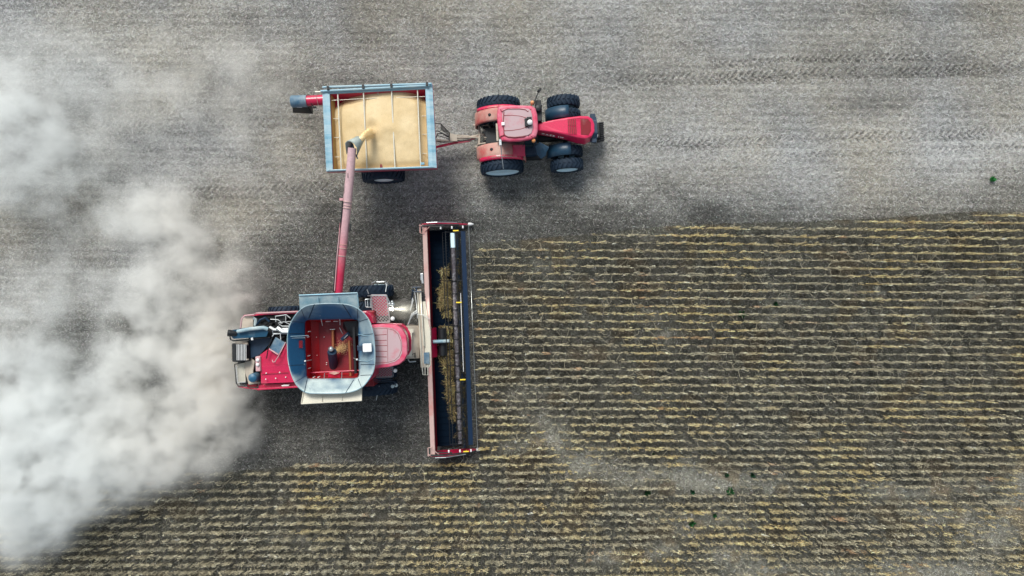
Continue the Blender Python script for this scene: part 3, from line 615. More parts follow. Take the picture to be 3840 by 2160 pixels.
# drawbar
r = MB(); r.tube([CK(40, 940, .75), CK(300, 880, .8), CK(520, 845, .8), CK(655, 775, .8)], .07, 4); r.build('drawbar', M['red'], ct)
r = MB(); r.tube([CK(35, 840, 1.0), CK(230, 850, .9), CK(660, 765, .85)], .045, 6); r.slab([CK(240, 735, 1.05), CK(345, 765, 1.05), CK(350, 850, 1.05), CK(250, 850, 1.05)], .18); r.tube([CK(340, 770, 1.0), CK(520, 780, .95)], .035, 6); r.tube([CK(345, 800, 1.0), CK(655, 800, .9)], .05, 6); r.tube([CK(345, 830, .98), CK(520, 815, .9)], .03, 6); r.build('drive_shaft', M['beige'], ct, .005)
r = MB(); r.tube([CK(40, 605, 1.6), CK(120, 610, 1.6), CK(245, 740, 1.3), CK(240, 850, 1.2)], .025, 6); r.tube([CK(50, 712, 1.5), CK(90, 712, 1.5), CK(235, 790, 1.2)], .022, 6)
for k in range(9): t = k / 8; r.tube([CK(125 + 105 * t, 625 + 112 * t, 1.55 - .25 * t), CK(125 + 105 * t, 690 + 85 * t, 1.4 - .2 * t)], .016, 6)
r.build('ladder', M['black'], ct)
r = MB(); r.tube([CK(60, 800, .9), CK(80, 740, 1.1), CK(150, 745, 1.0), CK(230, 800, .9)], .025, 6); r.tube([CK(60, 850, .9), CK(160, 870, .9), CK(240, 830, .9)], .022, 6); r.tube([CK(60, 770, .9), CK(240, 820, .95), CK(420, 850, .85), CK(640, 830, .9)], .018, 6); r.build('hydraulic_hose', M['black'], ct)
r = MB(); r.slab([CK(60, 820, .85), CK(240, 835, .85), CK(235, 870, .85), CK(60, 865, .85)], .05); r.build('jack_plate', M['beige'], ct)
# grain filling the hopper
nx_, ny_ = 130, 110; u = np.linspace(0, 1, nx_); v = np.linspace(0, 1, ny_); U, Vv = np.meshgrid(u, v)
q = [np.array(sh(ic, .984, 3.3)[i]) for i in range(4)]
P = (q[0][None, None] * ((1 - U) * (1 - Vv))[..., None] + q[1] * (U * (1 - Vv))[..., None] + q[2] * (U * Vv)[..., None] + q[3] * ((1 - U) * Vv)[..., None])
pk = np.array(CC(1235, 640, 3.7)); dd = np.sqrt(((P[..., 0] - pk[0]) / 1.15) ** 2 + (P[..., 1] - pk[1]) ** 2)
P[..., 2] = 3.60 - np.clip(dd, 0, 9) * .085 + .05 * np.exp(-(dd / .5) ** 2) + (vnoise(P[..., 0], P[..., 1], .5, 8, 4) - .5) * .06
cl_ = np.array(CC(1100, 650, 3.65)); P[..., 2] -= .12 * np.exp(-((P[..., 0] - cl_[0]) ** 2 + (P[..., 1] - cl_[1] - .05) ** 2) / .05)

crn = np.maximum(np.exp(-((U - 0) / .30) ** 2 - (Vv / .12) ** 2), np.exp(-((U - 1) / .16) ** 2 - (Vv / .09) ** 2)); P[..., 2] -= crn * .55
P[..., 2] -= .24 * (np.exp(-(U / .085) ** 2) + np.exp(-((1 - U) / .07) ** 2)) + .10 * np.exp(-((1 - Vv) / .06) ** 2)

ii = np.arange(nx_ * ny_).reshape(ny_, nx_); Fg = np.stack([ii[:-1, :-1], ii[1:, :-1], ii[1:, 1:], ii[:-1, 1:]], -1).reshape(-1, 4)
gm, N, L, b = new_mat('soybean_grain'); tcn = N.new('ShaderNodeTexCoord'); vo = N.new('ShaderNodeTexVoronoi'); vo.inputs['Scale'].default_value = 45; L.new(tcn.outputs['Object'], vo.inputs['Vector'])
no = N.new('ShaderNodeTexNoise'); no.inputs['Scale'].default_value = 1.1; no.inputs['Detail'].default_value = 5; L.new(tcn.outputs['Object'], no.inputs['Vector'])
cr = N.new('ShaderNodeValToRGB'); cr.color_ramp.elements[0].color = (.60, .435, .215, 1); cr.color_ramp.elements[1].color = (.74, .575, .335, 1); cr.color_ramp.elements[0].position = .3; cr.color_ramp.elements[1].position = .7; L.new(no.outputs[0], cr.inputs[0])
vmn = N.new('ShaderNodeMapRange'); vmn.inputs[3].default_value = 1.08; vmn.inputs[4].default_value = .80; L.new(vo.outputs[0], vmn.inputs[0]); sc_ = N.new('ShaderNodeVectorMath'); sc_.operation = 'SCALE'; L.new(cr.outputs[0], sc_.inputs[0]); L.new(vmn.outputs[0], sc_.inputs['Scale']); L.new(sc_.outputs[0], b.inputs['Base Color']); b.inputs['Roughness'].default_value = .6
bpn = N.new('ShaderNodeBump'); bpn.inputs['Distance'].default_value = .01; bpn.inputs['Strength'].default_value = .5; bpn.invert = True; L.new(vo.outputs[0], bpn.inputs['Height']); L.new(bpn.outputs[0], b.inputs['Normal'])
M['grain'] = gm
gr_ = fast_mesh('grain_heap', P.reshape(-1, 3), Fg, gm, smooth=True, loc=(-6.3, 7.0, 3.0)); tag(gr_, 'golden soybean heap filling the cart between its pale rims', 'grain')
# falling stream of beans from spout into the cart
A = np.array(CC(965, 800, 4.55)); B = np.array(CC(1110, 690, 3.68)); n = 3400; t = rng.random(n); ctr = A + (B - A) * t[:, None]; ctr[:, 2] = A[2] + (B[2] - A[2]) * t ** 1.6
spread = (.05 + .06 * t)[:, None]; off = rng.normal(0, 1, (n, 3)) * spread * np.array([1, 1, .5]); ctr = ctr + off
C2 = np.array(CC(1120, 760, 3.72)); m2 = rng.random(n) < .25; t2 = rng.random(n); alt = np.array(CC(1030, 800, 4.4)) * (1 - t2[:, None]) + C2 * t2[:, None] + rng.normal(0, .05, (n, 3)); ctr[m2] = alt[m2]
s = rng.uniform(.008, .014, n)[:, None]
tet = np.array([[1, 0, -.4], [-.5, .87, -.4], [-.5, -.87, -.4], [0, 0, 1.0]]); V = (ctr[:, None, :] + tet[None] * s[:, None, :]).reshape(-1, 3); fb = np.arange(n)[:, None, None] * 4 + np.array([[0, 1, 2], [0, 3, 1], [1, 3, 2], [2, 3, 0]])[None]
sm_, N, L, b = new_mat('falling_bean'); b.inputs['Base Color'].default_value = (.95, .72, .38, 1); b.inputs['Roughness'].default_value = .5
ns_, ms_ = 26, 18; tt_ = np.linspace(0, 1, ns_); cs_ = A + (B - A) * tt_[:, None]; cs_[:, 2] = A[2] + (B[2] - A[2]) * tt_ ** 1.6; pv_ = []
for i_ in range(ns_):
    for j_ in range(ms_):
        a_ = 2 * math.pi * j_ / ms_; rr_ = (.11 + .05 * tt_[i_]) * (1 + .55 * (float(vnoise(np.array(i_ * 1.0), np.array(j_ * 1.0), 2.2, 88, 2)) - .5)); pv_.append(cs_[i_] + np.array([-.55 * math.cos(a_), .83 * math.cos(a_), math.sin(a_)]) * rr_)
pv_ = np.array(pv_); q4 = [(i_ * ms_ + j_, i_ * ms_ + (j_ + 1) % ms_, (i_ + 1) * ms_ + (j_ + 1) % ms_, (i_ + 1) * ms_ + j_) for i_ in range(ns_ - 1) for j_ in range(ms_)]
t3 = np.array([t_ for a_, b_, c_, d_ in q4 for t_ in ((a_, b_, c_), (a_, c_, d_))]); fb = np.concatenate([fb.reshape(-1, 3), t3 + len(V)]); V = np.concatenate([V, pv_])
fs_ = fast_mesh('falling_grain', V, fb.reshape(-1, 3), sm_, loc=tuple(B)); tag(fs_, 'stream of golden beans pouring from the grey spout into the cart', 'grain stream', kind='stuff')
# ---------------------------------------------------------------- combine harvester
cm = empty('combine_harvester', (-8.0, -2.6, 0), 'red combine harvester with open blue-rimmed grain tank and long front header', 'combine harvester')
AD = math.radians(2.4); ax_ = Vector((math.cos(AD), math.sin(AD), 0)); ay_ = Vector((-math.sin(AD), math.cos(AD), 0)); CO = Vector((-6.6, -2.45, 0))
def K(l, s_, z): return CO + ax_ * l + ay_ * s_ + Vector((0, 0, z))
for sg in (1, -1):
    wheel(cm, K(0, sg * 2.30, 1.0), ay_ * sg, 1.0, .56, .62, M['navy'], 26); wheel(cm, K(0, sg * 1.55, 1.0), ay_ * sg, 1.0, .56, .60, M['navy'], 26)
    wheel(cm, K(-4.25, sg * 1.50, .75), ay_ * sg, .75, .50, .42, M['navy'], 22)
b = MB(); b.tube([K(0, -2.2, 1), K(0, 2.2, 1)], .16, 12); b.tube([K(-4.25, -1.4, .75), K(-4.25, 1.4, .75)], .12, 12); b.box(K(-2.3, 0, .95), (5.6, 1.5, .5), AD); b.build('axle', M['black'], cm, .02)
b = MB(); b.prism([CB(400, 425, 2.45), CB(1560, 388, 2.6), CB(1565, 1150, 2.6), CB(420, 1180, 2.45)], .85); b.build('body', M['red_dark'], cm, .04)
# side panels
b = MB(); b.prism([CB(250, 432, 2.75), CB(520, 415, 2.92), CB(820, 402, 2.95), CB(820, 416, 2.95), CB(520, 430, 2.92), CB(250, 448, 2.75)], 1.3); b.build('side_panel', M['red'], cm, .01)
b = MB(); b.prism([CB(385, 1172, 2.75), CB(840, 1142, 2.8), CB(840, 1160, 2.8), CB(385, 1190, 2.75)], 1.2); b.prism([CB(400, 1135, 2.55), CB(830, 1112, 2.6), CB(830, 1142, 2.6), CB(400, 1170, 2.55)], 2.3); sp2 = b.build('side_panel', M['red'], cm, .01)
b = MB(); b.slab([CB(628, 1142, 2.72), CB(650, 1134, 2.72), CB(715, 1132, 2.72), CB(700, 1146, 2.72), CB(640, 1150, 2.72)], .04); b.build('panel_handle', M['white'], sp2)
# engine deck
b = MB(); b.slab([CB(300, 560, 2.62), CB(360, 440, 2.62), CB(770, 425, 2.66), CB(700, 800, 2.66), CB(420, 880, 2.62), CB(300, 870, 2.62)], .1); b.build('engine_deck', M['black'], cm, .01)
b = MB(); b.slab([CB(235, 460, 2.62), CB(350, 462, 2.64), CB(345, 560, 2.64), CB(225, 570, 2.62)], .05); b.build('deck_panel', M['beige'], cm, .01)
b = MB()
rnd = random.Random(5)
for k in range(40): b.box(CB(rnd.uniform(400, 700), rnd.uniform(445, 650), 2.78), (rnd.uniform(.08, .35), rnd.uniform(.06, .25), rnd.uniform(.1, .35)), AD + rnd.choice((0, .5, -.3)))
b.box(CB(520, 600, 2.85), (.5, .35, .4), AD); b.build('engine_block', M['loose_black'], cm, .015)
def pipe(name, pts, r, m_, parent=cm, n=6): t = MB(); t.tube([CB(*p) for p in pts], r, n); return t.build(name, m_, parent)
pipe('guard_rail', [(205, 590, 2.9), (222, 560, 3.1), (232, 470, 3.15), (262, 440, 3.15), (355, 428, 3.12), (378, 415, 3.0), (800, 398, 3.0)], .035, M['pink'])
pipe('hose', [(575, 500, 3.0), (572, 445, 3.05), (680, 430, 3.05), (722, 465, 3.0)], .022, M['hose'])
pipe('hose', [(675, 430, 3.02), (675, 500, 3.0), (730, 498, 3.0)], .018, M['hose'])
pipe('hose', [(520, 475, 3.0), (600, 480, 3.02), (640, 515, 3.0), (610, 530, 3.0), (640, 545, 3.0), (735, 545, 3.0)], .022, M['hose'])
pipe('hose', [(600, 515, 3.0), (660, 500, 3.05), (700, 520, 3.0), (720, 530, 3.0)], .016, M['hose'])
pipe('hose', [(375, 540, 2.9), (420, 480, 3.0), (470, 460, 3.0), (510, 500, 2.95)], .05, M['navy'])
pipe('hose', [(355, 470, 2.85), (375, 475, 2.9), (368, 540, 2.9)], .07, M['blue_dusty'])
pipe('hose', [(515, 555, 3.0), (560, 580, 3.05), (700, 575, 3.05)], .07, M['hose'])
pipe('hose', [(590, 560, 3.15), (645, 600, 3.15), (700, 600, 3.1)], .10, M['steel'])
pipe('hose', [(545, 590, 3.1), (545, 620, 3.1), (700, 620, 3.0)], .03, M['steel'])
# exhaust duct / dust aspirator along the rear
b = MB(); b.loft([[CB(130, 585, 3.25), CB(260, 562, 3.32), CB(470, 552, 3.34), CB(500, 600, 3.36), CB(480, 650, 3.3), CB(150, 672, 3.2), CB(118, 640, 3.2)], [CB(140, 590, 2.9), CB(260, 575, 2.9), CB(470, 570, 2.9), CB(495, 600, 2.9), CB(475, 640, 2.9), CB(155, 660, 2.9), CB(125, 635, 2.9)]]); du = b.build('air_duct', M['duct'], cm, .05)
pipe('duct_pipe', [(190, 598, 3.38), (320, 572, 3.46), (450, 560, 3.46), (495, 575, 3.4)], .085, M['blue_dusty'], du, 14)
b = MB(); b.lathe(CB(115, 615, 3.3), (-.9, .1, .3), [(-.28, .10), (0, .15), (.10, .15), (.08, .10), (-.05, .001)], 18); b.build('exhaust_tip', M['black'], cm)
pipe('guard_rail', [(110, 630, 3.2), (120, 680, 3.2), (150, 692, 3.2), (520, 655, 3.2)], .03, M['black'])
pipe('guard_rail', [(335, 660, 3.3), (340, 685, 3.3)], .05, M['white'])
# ribbed cooling drum at the rear
b = MB(); A = CB(232, 715, 2.7); B = CB(235, 895, 2.7); b.lathe(A, B - A, [(0, .001), (0, .40), (.06, .42), ((B - A).length - .06, .42), ((B - A).length, .40), ((B - A).length, .001)], 12, False)
dr = b.build('cooling_drum', M['black'], cm)
for k in range(7):
    x_ = 185 + k * 15; b = MB(); z_ = 2.7 + math.sqrt(max(.02, .45 ** 2 - ((x_ - 232) / 2.683 / 76 * .9) ** 2)); b.tube([CB(x_, 728, z_ + .02), CB(x_, 888, z_ + .02)], .015, 6); b.build('drum_rib', M['white'], dr)
b = MB(); b.slab([CB(165, 690, 3.0), CB(290, 700, 3.0), CB(292, 728, 3.05), CB(168, 725, 3.05)], .15); b.build('drum_bracket', M['beige'], cm, .02); b = MB(); b.slab([CB(172, 885, 3.0), CB(296, 872, 3.0), CB(300, 888, 3.0), CB(178, 905, 3.0)], .1); b.build('drum_bracket', M['beige'], cm, .02)
b = MB(); b.slab([CB(305, 680, 2.75), CB(510, 662, 2.78), CB(540, 690, 2.78), (CB(420, 830, 2.76)), CB(320, 870, 2.74)], .05); b.build('radiator_opening', M['navy'], cm, .01)
# red hood panels behind the tank
b = MB(); b.slab([CB(415, 832, 2.95), CB(500, 772, 3.05), CB(545, 730, 3.1), CB(700, 722, 3.15), CB(712, 935, 3.15), CB(425, 945, 2.98)], .12); h1 = b.build('engine_hood', M['red'], cm, .02)
b = MB(); b.slab([CB(425, 949, 2.98), CB(712, 938, 3.12), CB(800, 935, 3.12), CB(840, 1108, 2.92), CB(425, 1125, 2.80)], .12); h2 = b.build('engine_hood', M['red_clean'], cm, .02)
b = MB()
for x_, y_ in ((480, 1018), (615, 1010), (680, 970), (475, 1078), (575, 1070), (675, 1058)): b.lathe(CB(x_, y_, 2.97), (0, 0, 1), [(0, .03), (.03, .025), (.032, .001)], 8)
b.build('hood_fastener', M['white'], h2)
pipe('hood_seam', [(430, 1032, 2.93), (560, 1020, 2.99), (700, 1012, 3.04)], .012, M['red_dark'], h2)
b = MB(); b.slab([CB(572, 655, 3.22), CB(672, 712, 3.22), CB(602, 832, 3.24), (CB(508, 772, 3.22))], .06); ld = b.build('deck_hatch', M['blue'], cm, .01)
pipe('hatch_rail', [(545, 640, 3.3), (500, 760, 3.35), (482, 870, 3.2)], .022, M['black'], ld); pipe('hatch_rail', [(675, 705, 3.3), (600, 850, 3.4), (565, 905, 3.3), (545, 905, 3.25), (540, 885, 3.2)], .022, M['pink'], ld); pipe('hatch_rail', [(510, 775, 3.3), (600, 832, 3.35)], .03, M['pink'], ld)
pipe('hatch_rail', [(540, 650, 3.3), (555, 625, 3.3), (620, 620, 3.3), (625, 680, 3.3)], .025, M['hose'], ld)
b = MB(); b.slab([CB(365, 850, 3.05), CB(415, 848, 3.08), CB(418, 1000, 3.08), CB(370, 1003, 3.05)], .3); lb = b.build('lamp_box', M['pink'], cm, .04)
for y_ in (885, 932): b = MB(); b.lathe(CB(393, y_, 3.1), (0, 0, 1), [(0, .075), (.04, .07), (.042, .001)], 14); b.build('lamp', M['white'], lb)
b = MB(); b.lathe(CB(378, 1052, 2.5), (0, 0, 1), [(0, .20), (.42, .20), (.47, .16), (.48, .001)], 22); b.build('fluid_tank', M['blue'], cm)
b = MB(); b.slab([CB(262, 895, 2.62), CB(320, 855, 2.66), CB(362, 900, 2.68), CB(345, 1000, 2.68), CB(360, 1090, 2.65), CB(420, 1120, 2.6), CB(300, 1135, 2.55), CB(265, 1010, 2.6)], .08); b.build('chaff_cover', M['beige'], cm, .02)
b = MB(); b.slab([CB(180, 925, 2.55), CB(262, 905, 2.55), CB(272, 1105, 2.5), CB(192, 1115, 2.5)], .08); b.build('rear_ladder_plate', M['cream'], cm, .02)
pipe('ladder_rail', [(262, 905, 2.75), (160, 930, 2.75), (178, 1120, 2.7), (200, 1150, 2.7), (290, 1140, 2.7)], .03, M['black']); pipe('ladder_rail', [(175, 945, 2.9), (190, 1110, 2.85), (270, 1108, 2.85)], .018, M['hose'])
pipe('bumper_rail', [(195, 1150, 2.3), (270, 1165, 2.3), (400, 1178, 2.4), (410, 1190, 2.4)], .035, M['red'])
b = MB(); b.slab([CB(280, 1135, 2.5), CB(385, 1130, 2.55), CB(385, 1160, 2.5), CB(285, 1160, 2.45)], .12); b.build('tail_lamp_bar', M['red_dark'], cm, .02)
b = MB(); b.prism([CB(170, 700, 2.3), CB(300, 690, 2.3), CB(330, 1130, 2.3), CB(210, 1140, 2.2)], 1.1); b.build('straw_chopper', M['black'], cm, .03)
# ---- grain tank
rim_pts = [(965, 325), (1250, 322), (1400, 368), (1505, 470), (1556, 620), (1572, 790), (1570, 930), (1540, 1035), (1440, 1160), (1280, 1215), (1000, 1222), (865, 1205), (768, 1110), (708, 940), (693, 780), (696, 620), (735, 495), (832, 372)]
in_pts = [(905, 480), (1345, 472), (1400, 482), (1410, 500), (1408, 640), (1410, 780), (1412, 930), (1415, 1040), (1400, 1062), (1370, 1070), (930, 1075), (895, 1072), (885, 1040), (880, 930), (872, 780), (866, 620), (868, 510), (878, 490)]
ro_ = [CB(x_, y_, 4.42) for x_, y_ in rim_pts]; ri_ = [CB(x_, y_, 3.55) for x_, y_ in in_pts]

nsub = 6; rings = 10; vv = []; tn = []
def crv(P, i, t):
    n = len(P); a, b_, c, d = P[(i - 1) % n], P[i], P[(i + 1) % n], P[(i + 2) % n]
    return .5 * ((2 * b_) + (c - a) * t + (2 * a - 5 * b_ + 4 * c - d) * t * t + (3 * b_ - a - 3 * c + d) * t ** 3)
nr = len(ro_) * nsub
for r_ in range(rings + 1):
    for i in range(len(ro_)):
        for q_ in range(nsub):
            o_p = crv(ro_, i, q_ / nsub); i_p = ri_[i].lerp(ri_[(i + 1) % len(ri_)], q_ / nsub); u_ = r_ / rings; vv.append(tuple(o_p.lerp(i_p, u_)))
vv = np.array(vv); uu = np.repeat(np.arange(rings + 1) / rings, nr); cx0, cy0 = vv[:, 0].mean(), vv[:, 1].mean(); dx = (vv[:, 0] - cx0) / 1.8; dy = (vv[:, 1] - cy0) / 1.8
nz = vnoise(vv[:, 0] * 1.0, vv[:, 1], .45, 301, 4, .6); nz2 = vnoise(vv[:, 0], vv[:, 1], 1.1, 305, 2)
# patchy dust and rim film, plus painted sunlight: paler east and south, bluer west
dust_lit = .95 * sstep(.35, .75, dx) + 1.0 * sstep(-.45, -.85, dy) * sstep(1.1, .5, np.abs(dx + .05)) - .6 * sstep(.16, .0, np.abs(dx + .05)) * sstep(-.9, -.6, dy) * (dy < 0) + .45 * sstep(.30, .0, uu) + .45 * sstep(.5, .8, dy) * sstep(.6, .1, uu) + .25 * (np.abs(dx) > .5) * (np.abs(dy) > .5)
dust_lit = np.clip(dust_lit * .85 + (nz - .5) * 2.0 + (nz2 - .5) * .8 - .20, 0, .95)[:, None]
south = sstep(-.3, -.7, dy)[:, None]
tcol = np.array([.010, .085, .19]) * (1 - dust_lit) + (np.array([.27, .355, .39]) * (1 - south) + np.array([.52, .61, .60]) * south) * dust_lit
ff_ = np.array([[r_ * nr + i, r_ * nr + (i + 1) % nr, (r_ + 1) * nr + (i + 1) % nr, (r_ + 1) * nr + i] for r_ in range(rings) for i in range(nr)])
M['ext'] = mat_vcol('dusty_sunlit_tank_panel', .5, 14, .12, .4)
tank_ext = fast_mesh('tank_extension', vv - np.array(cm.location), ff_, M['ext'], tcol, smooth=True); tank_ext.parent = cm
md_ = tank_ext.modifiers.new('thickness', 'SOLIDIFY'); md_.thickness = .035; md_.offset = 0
ro_s = [Vector(v_) for v_ in vv[:nr]]
b = MB(); lp = ro_s + [ro_s[0]]; b.tube([p + Vector((0, 0, .01)) for p in lp], .022, 6); b.build('extension_rim', M['blue_dusty'], tank_ext)
for i in (0, 1, 2, 3, 4, 6, 7, 8, 9, 11, 12, 13, 15, 16, 17):
    b = MB(); b.tube([ro_[i] + Vector((0, 0, .03)), ri_[i].lerp(ro_[i], .12) + Vector((0, 0, .04))], .014 if i not in (0, 1, 9, 11) else .02, 6); b.build('panel_seam', M['navy'], tank_ext)
# inside of the tank
zt = 3.52; tl = [CB(x_, y_, zt) for x_, y_ in ((868, 484), (1408, 476), (1414, 1066), (886, 1074))]; tc0 = sum(tl, Vector()) / 4
lowz = [Vector((tc0.x + (p.x - tc0.x) * f + .45 * (f < .9), tc0.y + (p.y - tc0.y) * f, z)) for (f, z) in ((1, 2.75),) for p in tl]
flo = [Vector((tc0.x + (p.x - tc0.x) * .35 + .5, tc0.y + (p.y - tc0.y) * .55 - .1, 1.75)) for p in tl]
b = MB(); b.loft([tl, lowz, flo], False, True); tank = b.build('grain_tank', M['red_tank'], cm, solid=.03)
b = MB(); b.slab([CB(1255, 500, 3.3), CB(1405, 490, 3.3), CB(1408, 640, 3.2), CB(1330, 660, 2.9), CB(1250, 560, 2.9)], .04); b.build('tank_baffle', M['black'], tank)
b = MB(); b.box(CB(1380, 780, 2.9), (.10, 2.1, .5), AD); b.build('tank_baffle', M['black'], tank)
def tpipe(name, pts, r, m_, n=8): return pipe(name, pts, r, m_, tank, n)
tpipe('auger_post', [(1148, 580, 2.7), (1152, 760, 2.75)], .065, M['brown'], 10); tpipe('tank_brace', [(1118, 578, 2.8), (1172, 576, 2.8)], .022, M['steel'])
tpipe('tank_brace', [(1312, 690, 2.9), (1322, 860, 2.9), (1328, 1045, 2.9)], .06, M['brown'], 8)
tpipe('tank_brace', [(895, 1015, 3.0), (1150, 1002, 3.0), (1412, 990, 3.0)], .035, M['red'], 6)
tpipe('fill_auger', [(1165, 1000, 2.1), (1152, 900, 2.7), (1140, 800, 3.2)], .20, M['navy'], 18)
b = MB(); b.lathe(CB(1132, 775, 3.30), (-.1, .35, 1), [(-.06, .10), (.04, .12), (.10, .07), (.11, .001)], 18); b.build('auger_cap', M['steel'], tank)
b = MB(); b.loft([[CB(1100, 790, 3.2), CB(1110, 850, 3.15), CB(1150, 860, 3.15), CB(1165, 835, 3.15)], [CB(1098, 790, 3.0), CB(1110, 850, 2.95), CB(1150, 860, 2.95), CB(1165, 835, 2.95)]]); b.build('auger_shield', M['grey'], tank, .01)
tpipe('tank_probe', [(1240, 680, 3.0), (1310, 620, 3.1)], .09, M['navy'], 10); tpipe('tank_probe', [(1262, 668, 3.12), (1298, 632, 3.2)], .02, M['steel'], 6)
tpipe('tank_brace', [(1215, 560, 3.1), (1250, 625, 2.9)], .015, M['steel'], 6)
b = MB(); b.slab([CB(1105, 1015, 3.2), CB(1220, 1010, 3.2), CB(1222, 1058, 3.1), CB(1100, 1062, 3.1)], .05); b.build('inspection_plate', M['red_clean'], tank, .01)
b = MB(); b.slab([CB(1108, 1018, 3.26), CB(1162, 1000, 3.26), CB(1218, 1014, 3.26), CB(1165, 1034, 3.26)], .03); b.build('grain_pile_plate', M['tan'], tank)
b = MB()
for x_, y_ in ((1080, 498), (1093, 498), (1106, 498), (1160, 496), (1173, 496), (1186, 496), (905, 600), (985, 655), (1060, 655), (990, 838), (900, 845), (918, 845), (905, 970), (945, 1000), (892, 655), (1085, 912), (1085, 930), (950, 1062), (1000, 1060), (880, 730), (870, 640)): b.lathe(CB(x_, y_, 3.3 if y_ < 520 or y_ > 1050 or x_ < 910 else 2.6), (0, 0, 1), [(-.3, .02), (.02, .02), (.025, .001)], 6)
b.build('bolt', M['white'], tank)
for a_ in (((1022, 435, 3.75), (1045, 540, 3.3)), ((1216, 430, 3.75), (1222, 532, 3.3)), ((1065, 1020, 3.3), (1056, 1122, 3.75)), ((1240, 1012, 3.3), (1236, 1115, 3.75)), ((935, 884, 3.3), (870, 896, 3.72)), ((1355, 865, 3.3), (1392, 880, 3.72))):
    pipe('panel_strut', a_, .018, M['steel'], tank_ext); q = MB(); q.lathe(CB(*a_[0]) if a_[0][2] > 3.5 else CB(*a_[1]), (0, 0, 1), [(-.03, .04), (.03, .04), (.035, .001)], 8); q.build('strut_bolt', M['white'], tank_ext)
for a_ in (((725, 648, 4.3), (902, 640, 3.66)), ((715, 665, 4.3), (870, 662, 3.62)), ((722, 940, 4.3), (868, 928, 3.62)), ((1405, 628, 3.66), (1470, 640, 4.0), (1540, 632, 4.3)), ((1410, 890, 3.66), (1500, 900, 4.1), (1560, 870, 4.36))): pipe('panel_brace', a_, .020, M['galv'], tank_ext)
b = MB(); b.slab([CB(810, 690, 3.9), CB(845, 690, 3.8), CB(845, 765, 3.8), CB(810, 765, 3.9)], .05); b.build('sensor_window', M['red_dark'], tank_ext, .006)
b = MB(); b.box(CB(1496, 762, 4.40), (.38, .36, .12), AD); gp = b.build('receiver', M['white'], cm, .03)
b = MB(); b.box(CB(1425, 765, 4.2), (.22, .2, .18), AD); b.tube([CB(1400, 745, 4.1), CB(1460, 800, 4.3)], .05); b.build('receiver_bracket', M['navy'], gp, .01)
# folded-out lids north and south
b = MB(); b.slab([CB(808, 236, 4.15), CB(1396, 212, 4.15), CB(1412, 372, 3.95), CB(815, 372, 3.95)], .04); l1 = b.build('tank_lid', M['blue_dusty'], cm, .006)
b = MB(); b.tube([CB(808, 234, 4.18), CB(1396, 210, 4.18)], .03, 6); b.tube([CB(998, 250, 4.2), CB(1004, 322, 4.12)], .022, 6); b.tube([CB(1198, 245, 4.2), CB(1204, 318, 4.12)], .022, 6); b.tube([CB(1396, 212, 4.18), CB(1408, 340, 4.03)], .02, 6); b.build('lid_brace', M['galv'], l1)
b = MB(); b.slab([CB(850, 1180, 3.98), CB(1442, 1150, 3.98), CB(1440, 1292, 4.15), CB(830, 1326, 4.15)], .04); l2 = b.build('tank_lid', M['cream'], cm, .006)
b = MB(); b.tube([CB(830, 1326, 4.18), CB(1440, 1292, 4.18)], .03, 6); b.tube([CB(1040, 1215, 4.08), CB(1038, 1302, 4.2)], .018, 6); b.tube([CB(1240, 1210, 4.08), CB(1238, 1295, 4.2)], .018, 6); b.tube([CB(852, 1200, 4.05), CB(832, 1320, 4.18)], .02, 6); b.build('lid_brace', M['cream'], l2)
# outer skirt of the tank down to the body
b = MB(); b.loft([[Vector((tc0.x + (p.x - tc0.x) * 1.04, tc0.y + (p.y - tc0.y) * 1.04, z)) for p in tl] for z in (3.5, 2.4)], False, False); b.build('tank_skirt', M['red_dark'], cm, solid=.04)
b = MB(); b.prism([CB(1430, 395, 2.9), CB(1490, 390, 2.9), CB(1540, 430, 2.9), CB(1560, 520, 2.9), CB(1420, 520, 2.9)], 1.6); b.build('shoulder_panel', M['red'], cm, .06); b = MB(); b.prism([CB(1480, 960, 2.9), CB(1580, 960, 2.9), CB(1575, 1050, 2.9), CB(1500, 1110, 2.9)], 1.6); b.build('shoulder_panel', M['red'], cm, .06)
# cab
cr_ = [(1540, 530), (1640, 520), (1790, 528), (1850, 570), (1888, 640), (1900, 720), (1900, 830), (1870, 890), (1820, 930), (1720, 958), (1560, 972)]
ct_ = [CB(x_, y_, 3.72) for x_, y_ in cr_]; cc_ = sum(ct_, Vector()) / len(ct_)
def cring(fx, fy, dz): return [Vector((cc_.x + (p.x - cc_.x) * fx - (1 - fx) * 1.2, cc_.y + (p.y - cc_.y) * fy, p.z + dz)) for p in ct_]
b = MB(); b.loft([cring(.99, .97, -.18), cring(1, 1, -.10), cring(1, 1, 0), cring(.985, .97, .06), cring(.86, .82, .085)], True, False); rf_ = b.build('cab_roof', M['roof_rim'], cm, .012)
b = MB(); b.loft([cring(.89, .86, .05), cring(.87, .84, .10), cring(.86, .82, .092), cring(.4, .4, .10)]); b.build('roof_panel', M['roof_mid'], rf_)
b = MB()
for x0_, y0_, x1_, y1_ in ((1572, 636, 1690, 628), (1572, 690, 1690, 686), (1572, 742, 1695, 740), (1572, 796, 1695, 798), (1572, 852, 1690, 855)): b.tube([CB(x0_, y0_, 3.815), CB(x1_, y1_, 3.815)], .016, 6)
ring_ = [(1565, 572), (1690, 568), (1760, 585), (1805, 625), (1835, 700), (1838, 790), (1815, 850), (1770, 890), (1700, 910), (1575, 915)]
b.tube([CB(x_, y_, 3.805) for x_, y_ in ring_], .014, 6); b.tube([CB(1698, 575, 3.82), CB(1702, 905, 3.82)], .008, 5); b.build('roof_seam', M['red_dark'], rf_)
b = MB(); b.loft([[Vector((p.x, p.y, 1.7)) for p in cring(.88, .86, 0)], [Vector((p.x, p.y, 3.55)) for p in cring(.95, .93, 0)]]); b.build('cab_glass', M['glass'], cm, .02)
